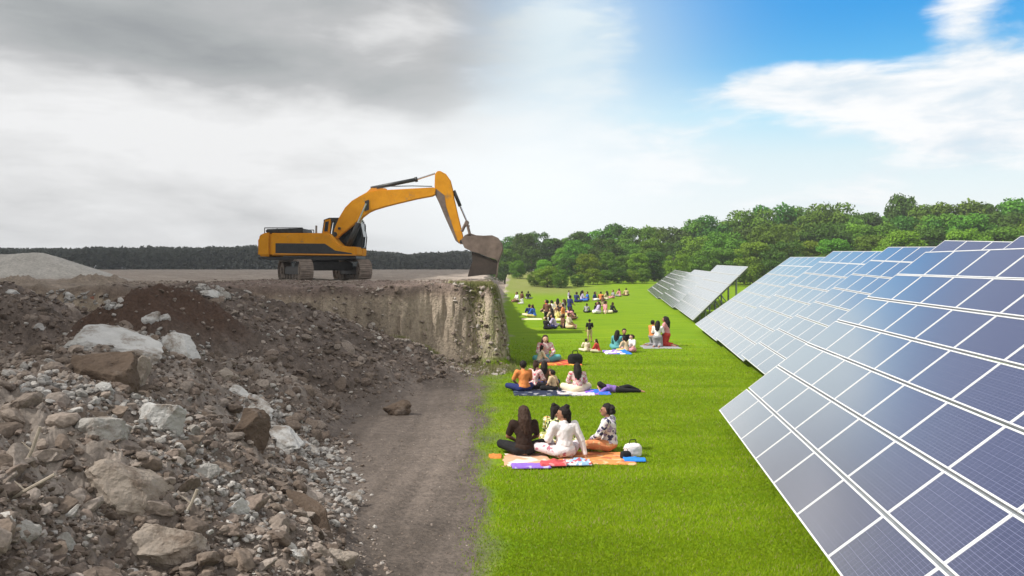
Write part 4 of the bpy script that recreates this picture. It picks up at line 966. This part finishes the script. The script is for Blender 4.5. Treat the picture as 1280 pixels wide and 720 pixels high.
    if near:
        e = Blob()
        for s in (-1, 1): e.ell(hd+rt*s*.033+fw*.088+np.array([0, 0, .012]), (.013, .008, .008), (0, 0, headturn))
        out['eyes'] = e.mesh('eyes', .004, 0)
    return out
SK = [surf('skin_warm', (.36, .18, .11), (.42, .22, .14), 9, .5, .03), surf('skin_tan', (.26, .125, .075), (.31, .155, .095), 9, .5, .03), surf('skin_light', (.50, .30, .21), (.56, .34, .25), 9, .5, .03)]
HB = surf('hair_black', (.010, .008, .008), (.022, .016, .014), 30, .7, .6, spec=.2); HBR = surf('hair_brown', (.035, .018, .012), (.050, .028, .019), 30, .7, .6, spec=.2)
SHOE = surf('shoe_grey', (.10, .10, .11), (.2, .2, .2), 10, .6, .1); EYE = surf('eye_dark', (.02, .015, .012), (.03, .02, .02), 10, .2, 0)
def person(loc, rz, meshes, skin, top, bot, hair, label, group, scale=1.0):
    me = meshes['person']; o = bpy.data.objects.new('person', me); COL.objects.link(o)
    if not me.materials: me.materials.append(skin)
    def setm(ob, mm):
        if not ob.data.materials: ob.data.materials.append(mm)
        ob.material_slots[0].link = 'OBJECT'; ob.material_slots[0].material = mm
    setm(o, skin); o.location = loc; o.rotation_euler = (0, 0, rz); o.scale = (scale,)*3; tag(o, label, 'person', group)
    for k, mm in (('shirt', top), ('trousers', bot), ('skirt', bot), ('hair', hair), ('shoes', SHOE), ('eyes', EYE)):
        if k in meshes:
            c_ = bpy.data.objects.new(k, meshes[k]); COL.objects.link(c_); c_.parent = o; setm(c_, mm)
    return o
FLORAL = cloth('floral_print', (.62, .60, .60), [(.05, .05, .10), (.30, .24, .36)], 13, .56)
WHITE = cloth('white_cotton', (.72, .68, .70)); BLACK = cloth('dark_brown_cotton', (.030, .018, .014)); GREENF = cloth('green_yellow_print', (.34, .40, .14), [(.55, .28, .06), (.70, .65, .50), (.03, .04, .03)], 16, .55)
PINKP = cloth('pink_print', (.62, .42, .42), [(.55, .12, .16), (.75, .70, .66)], 14, .54)
CL = {n: cloth('cotton_'+n, c) for n, c in dict(red=(.50, .055, .045), orange=(.62, .22, .07), navy=(.025, .035, .13), black=(.018, .018, .02), beige=(.55, .42, .27), cream=(.68, .60, .45), yellow=(.62, .52, .18), pink=(.62, .28, .30), purple=(.22, .13, .40), blue=(.05, .14, .50), white=(.74, .73, .72), grey=(.28, .28, .30), brown=(.14, .07, .045), teal=(.10, .32, .34), lilac=(.45, .38, .58)).items()}
G1 = 'picnickers on the nearest blanket'
def near_person(px, py, rz, pose, hair, bottom, sleeve, turn, skin, top, bot, hm, label, seed, sc=1.0):
    p = gnd(px, py); p.z = .02
    person(p, rz, person_meshes(pose, seed, hair, bottom, sleeve, True, turn), skin, top, bot, hm, label, G1, sc)
near_person(655, 571, R(8), 'sit', 'long', 'trousers', .45, .2, SK[1], BLACK, CL['black'], HBR, 'woman with long dark hair and dark brown top, leftmost on the nearest blanket', 11, 1.02)
near_person(688, 563, R(-35), 'sitlean', 'bun', 'skirt', .55, -.3, SK[1], GREENF, GREENF, HB, 'woman in a green and yellow print dress leaning forward behind the woman in white', 12, .93)
near_person(706, 574, R(20), 'sitarm', 'bun', 'trousers', .9, 1.0, SK[1], WHITE, cloth('pale_print', (.6, .55, .58), [(.4, .15, .2)], 14, .56), HB, 'woman in a white long-sleeved shirt with her back turned, dark hair tied up', 13, 1.04)
near_person(762, 565, R(65), 'sit', 'curly', 'trousers', .9, .35, SK[1], FLORAL, cloth('orange_print', (.55, .22, .10), [(.6, .4, .2)], 12, .55), HB, 'woman with curly black hair in a white blouse with dark flowers, facing left', 14, 1.0)
# blanket pieces and things lying about
FOOT = []
def spread(name, label, cat, mat, cx, cy, w, d, rz=0, z=.012, amp=.018, seed=0, group=None, h=0.0):
    """a crumpled cloth lying on the lawn"""
    p = gnd(cx, cy); FOOT.append((p.x, p.y, w*.97, d*.97)); n = 40; u = np.linspace(-1, 1, n); U, Vv = np.meshgrid(u, u)
    wob = 1+.07*vnoise(np.arctan2(Vv, U)*1.4, U*0+seed, seed=seed); X = U*w/2*wob; Y = Vv*d/2*wob
    Z = .004+z+amp*(.5+.5*fbm(U*3+seed, Vv*3, oct=4, seed=seed+3))+h*np.exp(-((U-.1)**2*3+(Vv)**2*4))*(.6+.6*fbm(U*2, Vv*3, oct=3, seed=seed))
    e = np.maximum(np.abs(U), np.abs(Vv)) > .99; Z = np.where(e, z-.006, Z)
    i = np.arange(n*n).reshape(n, n); Q = np.stack([i[:-1, :-1], i[:-1, 1:], i[1:, 1:], i[1:, :-1]], -1).reshape(-1, 4)
    me = np_mesh(name, np.stack([X, Y, Z], -1).reshape(-1, 3), Q, True); o = link(name, me, mat); o.location = p; o.rotation_euler = (0, 0, rz); tag(o, label, cat, group); return o
MB_ = cloth
spread('blanket', 'peach and white blanket under the leftmost seated woman', 'blanket', MB_('peach_blanket', (.62, .34, .22), [(.70, .60, .52)], 3, .5), 650, 576, 1.05, 1.0, .1, seed=1)
spread('blanket', 'orange patterned blanket under the woman with curly hair', 'blanket', MB_('orange_blanket', (.60, .24, .08), [(.66, .42, .24), (.40, .13, .06)], 5, .55), 746, 573, 1.25, .95, -.08, seed=2)
spread('cloth', 'violet cloth along the near edge of the nearest blanket', 'cloth', MB_('violet_cloth', (.24, .13, .52), [(.42, .38, .62)], 7, .55), 664, 585, .62, .30, .05, .035, .03, 3)
spread('cloth', 'red cloth bunched at the near edge of the nearest blanket', 'cloth', MB_('red_cloth', (.50, .08, .09), [(.58, .24, .24)], 7, .55), 692, 584, .42, .28, .05, .055, .05, 4, h=.06)
spread('cloth', 'light blue patterned cloth beside the red cloth on the nearest blanket', 'cloth', MB_('light_blue_cloth', (.26, .42, .62), [(.65, .68, .72), (.42, .10, .12)], 10, .53), 722, 582, .44, .30, .05, .045, .05, 5, h=.09)
spread('cloth', 'bright blue cloth at the right end of the nearest blanket', 'cloth', MB_('bright_blue_cloth', (.03, .20, .62)), 793, 577, .36, .22, 0, .03, .03, 6, h=.04)
spread('cloth', 'small orange cloth at the left tip of the nearest blanket', 'cloth', MB_('tip_orange_cloth', (.60, .20, .05)), 619, 573, .22, .30, 0, .03, .03, 7, h=.03)
def bag(px, py, s, m, m2, label, name='bag', cat='bag'):
    p = gnd(px, py); r = empty(name, p, .3); tag(r, label, cat)
    V, T_ = ICO[5]; V = np.sign(V)*np.abs(V)**.62; V = V*(1+.09*fbm(V[:, 0]*3+px, V[:, 1]*3, V[:, 2]*3, oct=3, seed=3)[:, None]); V = V*np.array([.15, .10, .12])*s; V[:, 2] += .11*s; link('bag_body', np_mesh('bag_body', V, T_, True), m, r)
    mb = MB(); mb.path([(-.07*s, 0, .2*s), (-.05*s, 0, .29*s), (.05*s, 0, .29*s), (.07*s, 0, .2*s)], .008*s, 6); mb.build('handle', m2, r)
bag(791, 571, 1.0, WHITE, CL['black'], 'white bag standing at the right end of the nearest blanket')
bag(782, 574, .6, CL['black'], CL['black'], 'small black bag just left of the white bag')

# shared meshes for the people farther off
VAR = []
for i, (pose, hair, bottom, sl) in enumerate([('sit', 'short', 'trousers', .5), ('sit', 'long', 'skirt', .9), ('sitlegs', 'long', 'shorts', .5), ('sitlean', 'bun', 'trousers', .9), ('sitarm', 'curly', 'skirt', .5), ('kneel', 'short', 'trousers', .5), ('kneel', 'long', 'skirt', .5), ('stand', 'short', 'shorts', .5), ('lie', 'long', 'trousers', .6), ('stand', 'long', 'trousers', .9)]):
    VAR.append(person_meshes(pose, 40+i, hair, bottom, sl))
SIT, SITL, LEGS, LEAN, ARM, KN, KNL, ST, LIE, STL = range(10)
def far_person(px, py, v, deg, top, bot, label, group, skin=0, hair=HB, sc=1.0, z=0):
    p = gnd(px, py); p.z = z; t = CL[top] if isinstance(top, str) else top; b_ = CL[bot] if isinstance(bot, str) else bot
    person(p, R(deg), VAR[v], SK[skin], t, b_, hair, label, group, sc)
g = 'picnic party on the dark blanket'
far_person(655, 490, SIT, 20, 'orange', 'navy', 'person in an orange top, leftmost on the dark blanket', g, 0, HB, .98)
far_person(666, 487, LEAN, -40, PINKP, 'black', 'person in a pink patterned top second from left on the dark blanket', g, 2, HBR, .9)
far_person(680, 484, SITL, -15, 'brown', 'navy', 'person in a brown top at the middle of the dark blanket with head bowed', g, 1, HB, .86)
far_person(692, 489, ARM, 60, 'beige', 'black', 'person in a beige top leaning low at the right of the dark blanket', g, 0, HB, .68)
far_person(722, 491, SITL, 5, PINKP, 'cream', 'woman in a pink and white print top sitting at the bright blue cloth', g, 2, HB, .93)
far_person(771, 491, LIE, 3, 'purple', 'black', 'person lying on the grass in black trousers right of the blue cloth', g, 0, HB, .72)
spread('blanket', 'dark navy blanket under the second picnic party', 'blanket', MB_('navy_blanket', (.022, .03, .06), [(.05, .07, .12), (.3, .3, .32)], 5, .6), 680, 490, 1.55, 1.5, 0, seed=21, amp=.04)
spread('blanket', 'pale crumpled blanket under the woman in the pink and white top', 'blanket', MB_('pale_blanket', (.62, .56, .54), [(.4, .36, .45)], 5, .55), 719, 491, 1.0, 1.1, 0, seed=22, amp=.05)
spread('cloth', 'bright blue and violet cloth between the pink-topped woman and the lying person', 'cloth', MB_('blue_violet_cloth', (.04, .14, .62), [(.30, .12, .50)], 4, .55), 746, 491, .65, .8, 0, seed=23, amp=.05, h=.08)
g = 'pair on the orange blanket'
far_person(681, 452, SITL, 190, PINKP, 'teal', 'woman with long brown hair in a pink top facing the viewer on the orange blanket', g, 2, HBR, 1.12)
far_person(674, 454, LEAN, -70, 'cream', 'grey', 'small person in cream sitting close left of the woman on the orange blanket', g, 2, HB, .72)
spread('blanket', 'orange and red blanket stretching right of the woman in pink', 'blanket', MB_('red_orange_blanket', (.60, .15, .05), [(.65, .34, .06), (.45, .06, .05)], 4, .55), 700, 454, 1.4, 1.5, 0, seed=24, amp=.06)
bag(719, 456, 1.6, CL['black'], CL['black'], 'black bag at the right end of the orange blanket')
g = 'party around the blue cloths'
far_person(737, 428, ST, 0, 'black', 'beige', 'small standing person in a black top with a white stripe', g, 0, HB, .60)
far_person(733, 440, SIT, 10, 'cream', 'cream', 'person in cream sitting in front of the small standing person', g, 1, HB, .62)
far_person(748, 441, LEAN, 60, 'red', 'cream', 'person in a red top bent low right of the cream-clad person', g, 2, HBR, .62)
far_person(771, 438, SITL, -30, 'teal', 'teal', 'long-haired woman in a teal top behind the violet and white cloth', g, 1, HB, .96)
far_person(780, 436, SIT, 180, 'black', 'beige', 'person in a black patterned top at the back of the blue cloth party', g, 0, HB, .98)
far_person(783, 441, LEAN, 40, 'beige', 'yellow', 'person in beige bending forward in the middle of the blue cloth party', g, 0, HB, .74)
far_person(791, 440, ARM, 120, 'white', 'pink', 'person in a white top and pink skirt at the right of the blue cloth party', g, 2, HBR, .82)
spread('cloth', 'violet and white cloth in front of the teal-clad woman', 'cloth', MB_('violet_white_cloth', (.25, .16, .55), [(.68, .66, .72)], 4, .5), 767, 441, .75, 1.2, 0, seed=25, amp=.05, h=.15)
spread('cloth', 'deep blue cloth next to the violet and white cloth', 'cloth', MB_('deep_blue_cloth', (.03, .18, .55)), 778, 441, .55, 1.2, 0, seed=26, amp=.05, h=.15)
g = 'three people in a knot by the panels'
far_person(815, 432, KN, -60, 'orange', 'grey', 'leftmost of the three people by the panels, orange top', g, 0, HB, .92)
far_person(822, 434, KNL, -20, 'white', 'grey', 'middle one of the three people by the panels, white top', g, 1, HB, .94)
far_person(833, 433, KNL, 60, 'pink', 'red', 'rightmost of the three people by the panels, pink top and red skirt', g, 1, HB, 1.08)
spread('blanket', 'grey blanket under the three people by the panels', 'blanket', CL['grey'], 825, 434, 1.5, 1.3, 0, seed=27)
# the crowd at the far end
g = 'crowd at the far end of the lawn'
crowd = [(682, 412, SIT, 'black', 'black', 'front left corner of the big crowd', .8), (688, 409, SITL, 'white', 'grey', 'front row of the big crowd beside the one in black', .9), (694, 411, LEAN, 'lilac', 'navy', 'centre of the front row of the big crowd', .95), (703, 410, ARM, 'brown', 'black', 'front row of the big crowd right of centre', .9), (710, 411, SIT, 'cream', 'beige', 'front right corner of the big crowd', 1.05),
 (684, 399, KN, 'brown', 'black', 'second row of the big crowd at its left end', 1.05), (690, 401, SITL, 'beige', 'beige', 'second row of the big crowd next to the left end', .95), (697, 402, SIT, 'yellow', 'cream', 'second row of the big crowd in the middle', 1.0), (704, 401, KN, 'orange', 'beige', 'second row of the big crowd, the brightest top there', .9), (711, 400, LEAN, 'pink', 'brown', 'second row of the big crowd at its right end', .95),
 (684, 390, SIT, 'red', 'black', 'back row of the big crowd at its left end', 1.1), (690, 391, ARM, 'white', 'beige', 'back row of the big crowd second from left', 1.1), (697, 388, SITL, 'beige', 'yellow', 'back row of the big crowd in the middle', 1.1), (705, 389, LEGS, 'grey', 'black', 'back row of the big crowd second from right', 1.1), (712, 391, KN, 'navy', 'navy', 'back row of the big crowd at its right end', 1.1), (711, 381, ST, 'lilac', 'white', 'standing behind the right end of the big crowd', .75), (716, 399, LEAN, 'black', 'grey', 'just outside the right side of the big crowd', .7),
 (647, 378, SIT, 'white', 'brown', 'left end of the small party by the dirt edge', 1.2), (652, 380, KN, 'brown', 'white', 'middle of the small party by the dirt edge', 1.0), (660, 374, SIT, 'black', 'grey', 'right end of the small party by the dirt edge', 1.0),
 (662, 396, SIT, 'navy', 'cream', 'left one of the two in blue before the big crowd', 1.0), (668, 397, LEAN, 'blue', 'yellow', 'right one of the two in blue before the big crowd', 1.0),
 (733, 391, LEAN, 'grey', 'black', 'left end of the party behind the small standing person', .8), (744, 391, SIT, 'black', 'white', 'dark-clad one in the party behind the small standing person', .9), (749, 392, SITL, 'lilac', 'white', 'middle of the party behind the small standing person', 1.05), (756, 392, ARM, 'pink', 'cream', 'light-clad one in the party behind the small standing person', 1.1), (764, 391, LEAN, 'black', 'black', 'right end of the party behind the small standing person', .9), (753, 383, KN, 'brown', 'beige', 'kneeling behind the party behind the small standing person', .8),
 (720, 378, SIT, 'navy', 'navy', 'first from left in the farthest row of people', 1.2), (727, 377, SITL, 'lilac', 'blue', 'second from left in the farthest row of people', 1.3), (735, 376, SIT, 'blue', 'navy', 'third from left in the farthest row of people', 1.1), (743, 376, ARM, 'navy', 'white', 'fourth from left in the farthest row of people', 1.1), (751, 376, SIT, 'orange', 'brown', 'fifth from left in the farthest row of people', 1.1), (759, 375, SITL, 'beige', 'cream', 'sixth from left in the farthest row of people', 1.1), (767, 373, SIT, 'grey', 'pink', 'seventh from left in the farthest row of people', 1.1), (775, 371, LEAN, 'pink', 'grey', 'eighth from left in the farthest row of people', 1.1), (783, 370, SIT, 'beige', 'brown', 'ninth from left in the farthest row of people', 1.1)]
for i, (px, py, v, t_, b_, lab, sc) in enumerate(crowd):
    far_person(px, py, v, random.uniform(-120, 120), t_, b_, f'person in {t_}, {lab}', g, random.choice((0, 0, 1, 2)), random.choice((HB, HB, HBR)), sc)
spread('blanket', 'cream picnic mat in front of the two people in blue', 'blanket', MB_('cream_mat', (.66, .60, .38)), 665, 399, 1.3, 1.6, 0, seed=28)
spread('blanket', 'straw-coloured mat spread under the back rows of the big crowd', 'blanket', MB_('straw_mat', (.58, .50, .22)), 698, 391, 2.2, 8, 0, seed=29)

make_grass()
# ------------------------------------------------------------------ unseen cloud-like slab, added out of frame to shade the pit
EL = R(46); SUN = Vector((-math.cos(EL)*math.cos(R(20)), -math.cos(EL)*math.sin(R(20)), math.sin(EL)))
def sun_blocker():
    alt = 230.0; k = alt/SUN.z; ex = SUN.x*k-3.2; ey = SUN.y*k
    nx_, ny_ = 90, 120; xs = np.linspace(0, 1, nx_); ys = np.linspace(0, 1, ny_); U, W = np.meshgrid(xs, ys)
    Yw = ey-160+W*640; Xw = ex-330+U*330; e = np.minimum(np.minimum(U*330, (1-U)*330), np.minimum(W, 1-W)*640)
    th = 26*sst(e, 0, 60)*(.6+.4*fbm(Xw*.03, Yw*.03, oct=4, seed=401)); Xw = Xw+sst(U, .9, 1)*1.2*fbm(Yw*.08, Yw*0, oct=3, seed=402)
    top = np.stack([Xw, Yw, alt+th+1.5], -1).reshape(-1, 3); bot = np.stack([Xw, Yw, alt-th*.35-1.5], -1).reshape(-1, 3)
    i = np.arange(nx_*ny_).reshape(ny_, nx_); Q = np.stack([i[:-1, :-1], i[:-1, 1:], i[1:, 1:], i[1:, :-1]], -1).reshape(-1, 4); n = nx_*ny_
    rim = np.concatenate([i[0, :], i[1:, -1], i[-1, -2::-1], i[-2:0:-1, 0]]); r2 = np.roll(rim, -1); S_ = np.stack([rim, r2, r2+n, rim+n], -1)
    me = np_mesh('sun_blocker', np.concatenate([top, bot]), np.concatenate([Q, Q[:, ::-1]+n, S_]), True)
    tag(link('sun_blocker', me, surf('sun_blocker_grey', (.75, .76, .78), (.85, .86, .87), .02, 1, 0)), kind='structure')
sun_blocker()

def haze():
    m = bpy.data.materials.new('haze'); m.use_nodes = True; nt = m.node_tree; nt.nodes.clear(); o_ = N(nt, 'ShaderNodeOutputMaterial')
    v = N(nt, 'ShaderNodeVolumePrincipled'); v.inputs['Density'].default_value = .0004; v.inputs['Color'].default_value = (.92, .95, 1, 1); v.inputs['Anisotropy'].default_value = .2
    nt.links.new(v.outputs[0], o_.inputs['Volume']); mb = MB(); mb.box((0, 0, 12), (3300, 3300, 27)); tag(mb.build('haze', m), 'thin pale haze lying over the whole site', 'haze', kind='stuff')
haze()
# ------------------------------------------------------------------ light, sky, camera
s = bpy.data.lights.new('sun', 'SUN'); s.energy = 5.0; s.angle = R(.53); s.color = (1, .955, .88); so = bpy.data.objects.new('sun', s); COL.objects.link(so)
so.rotation_euler = (-SUN).to_track_quat('-Z', 'Y').to_euler(); so.location = (-30, -10, 60)
def sky():
    w = bpy.data.worlds.new('World'); S.world = w; w.use_nodes = True; nt = w.node_tree; nt.nodes.clear()
    out = N(nt, 'ShaderNodeOutputWorld'); bg = N(nt, 'ShaderNodeBackground', i_Strength=.082); nt.links.new(bg.outputs[0], out.inputs[0])
    st = N(nt, 'ShaderNodeTexSky', sky_type='NISHITA'); st.sun_disc = False; st.sun_elevation = EL; st.sun_rotation = math.atan2(SUN.x, SUN.y); st.air_density = 1.2; st.dust_density = .6; st.ozone_density = 2.5
    tc = N(nt, 'ShaderNodeTexCoord'); nz = N(nt, 'ShaderNodeVectorMath', operation='NORMALIZE'); nt.links.new(tc.outputs['Generated'], nz.inputs[0]); sp = N(nt, 'ShaderNodeSeparateXYZ'); nt.links.new(nz.outputs[0], sp.inputs[0])
    x, y, z = sp.outputs
    az = mth(nt, 'ARCTAN2', x, y)                        # compass angle, 0 = ahead
    el = mth(nt, 'ARCSINE', z)
    # cloud noise on a squashed direction so that banks lie level
    cb = N(nt, 'ShaderNodeCombineXYZ'); nt.links.new(az, cb.inputs[0]); nt.links.new(mth(nt, 'MULTIPLY', el, 3.4), cb.inputs[1])
    n1 = N(nt, 'ShaderNodeTexNoise', i_Scale=3.1, i_Detail=8.0, i_Roughness=.52, i_Distortion=.35); nt.links.new(cb.outputs[0], n1.inputs[0])
    n2 = N(nt, 'ShaderNodeTexNoise', i_Scale=8.5, i_Detail=9.0, i_Roughness=.6, i_Distortion=.3); nt.links.new(cb.outputs[0], n2.inputs[0])
    def blob(a, e, sa, se, amp):
        da = mth(nt, 'DIVIDE', mth(nt, 'SUBTRACT', az, a), sa); de = mth(nt, 'DIVIDE', mth(nt, 'SUBTRACT', el, e), se)
        r = mth(nt, 'ADD', mth(nt, 'MULTIPLY', da, da), mth(nt, 'MULTIPLY', de, de)); return mth(nt, 'MULTIPLY', mth(nt, 'EXPONENT', mth(nt, 'MULTIPLY', r, -1.0)), amp)
    def add(*v):
        r = v[0]
        for q in v[1:]: r = mth(nt, 'ADD', r, q)
        return r
    def ss(v, a, b):
        n = N(nt, 'ShaderNodeMapRange', interpolation_type='SMOOTHSTEP', i_1=a, i_2=b); nt.links.new(v, n.inputs[0]); return n.outputs[0]
    A = lambda px: math.atan((px-640)/F)
    E = lambda px, py: math.atan((HZ-py)/F*math.cos(A(px)))
    right = mth(nt, 'MULTIPLY', ss(az, -.09, .06), mth(nt, 'SUBTRACT', 1.0, ss(az, .8, 1.3)))
    # ---- right, fair weather: blue with white banks
    hz = ss(el, .02, .30)
    blue = ramp(nt, [(0, (9.6, 10.1, 10.2)), (.30, (7.6, 9.3, 9.9)), (.55, (4.6, 8.2, 10.2)), (.80, (1.1, 5.0, 9.2)), (1, (.3, 3.6, 8.6))]); nt.links.new(hz, blue.inputs[0])
    bl = mixc(nt, .08, blue.outputs[0], st.outputs[0])
    cm = add(mth(nt, 'MULTIPLY', n1.outputs['Fac'], .9), mth(nt, 'MULTIPLY', n2.outputs['Fac'], .45), blob(A(940), E(940, 110), .085, .035, .26), blob(A(1060), E(1060, 118), .075, .042, .30), blob(A(1230), E(1230, 130), .10, .060, .36), blob(A(1200), E(1200, 12), .05, .035, .28), blob(A(740), E(740, 60), .13, .07, .20), blob(A(660), E(660, 150), .12, .12, .16), blob(A(830), E(830, 190), .3, .03, .10), blob(A(980), E(980, 30), .16, .045, -.30), blob(A(1120), E(1120, 60), .06, .035, -.16), blob(A(870), E(870, 30), .05, .06, -.15), blob(.2, .10, .6, .06, .12))
    cmask = ss(cm, .74, .97)
    white = mixc(nt, ss(n2.outputs['Fac'], .32, .62), (7.0, 8.1, 9.0), (10.0, 10.1, 10.2))
    fair = mixc(nt, cmask, bl, white)
    fair = mixc(nt, blob(A(690), E(690, 70), .15, .13, .88), fair, (6.9, 8.2, 8.9))
    # ---- left, overcast: grey layers over a bright band
    g = add(mth(nt, 'MULTIPLY', ss(el, .10, .30), .55), mth(nt, 'MULTIPLY_ADD', n1.outputs['Fac'], 1.7, -.82), mth(nt, 'MULTIPLY_ADD', n2.outputs['Fac'], .55, -.27), blob(A(190), E(190, 62), .17, .035, .30), blob(A(480), E(480, 100), .15, .030, .30), blob(A(230), E(230, 188), .05, .014, .16), blob(A(60), E(60, 25), .10, .03, .12), blob(A(470), E(470, 30), .10, .025, -.14), blob(A(420), E(420, 40), .12, .03, -.12), blob(A(30), E(30, 110), .09, .03, -.12))
    over = ramp(nt, [(0, (9.0, 9.05, 9.1)), (.22, (7.6, 7.65, 7.7)), (.48, (5.2, 5.3, 5.4)), (.75, (4.3, 4.5, 4.6)), (1, (3.5, 3.7, 3.85))]); nt.links.new(g, over.inputs[0])
    hi = mth(nt, 'MULTIPLY', ss(el, .31, .42), .9)
    c = mixc(nt, right, over.outputs[0], fair)
    c = mixc(nt, hi, c, (9.4, 9.2, 8.9))            # unseen upper sky, brightened to lift the ambient light
    bank = mth(nt, 'MULTIPLY', blob(.10, .52, .55, .26, 1.15), ss(el, .28, .36))
    bank = mth(nt, 'MINIMUM', bank, .95)
    c = mixc(nt, bank, c, (2.2, 2.7, 4.6))          # unseen slate-blue patch added above the frame to darken panel reflections
    low = mth(nt, 'MULTIPLY', blob(.03, .0, .17, 9, 1.0), mth(nt, 'SUBTRACT', 1.0, ss(el, .08, .25)))
    c = mixc(nt, low, c, (9.7, 10.2, 10.4))       # low sky ahead, with brightness added to feed the panel glare
    # below the horizon: dull land colour
    c = mixc(nt, ss(z, -.02, 0), (1.5, 1.4, 1.2), c)
    nt.links.new(c, bg.inputs['Color'])
sky()
cam = bpy.data.cameras.new('camera'); co = bpy.data.objects.new('camera', cam); COL.objects.link(co); S.camera = co
co.location = (0, 0, CAMH); co.rotation_euler = (R(90), 0, 0); cam.sensor_width = 36; cam.lens = 36*F/1280; cam.shift_y = -(360-HZ)/1280; cam.clip_start = .1; cam.clip_end = 12000
S.view_settings.view_transform = 'Standard'; S.view_settings.look = 'None'; S.view_settings.exposure = 0.3; S.view_settings.gamma = 1
S.cycles.max_bounces = 5; S.cycles.diffuse_bounces = 3; S.cycles.use_denoising = True
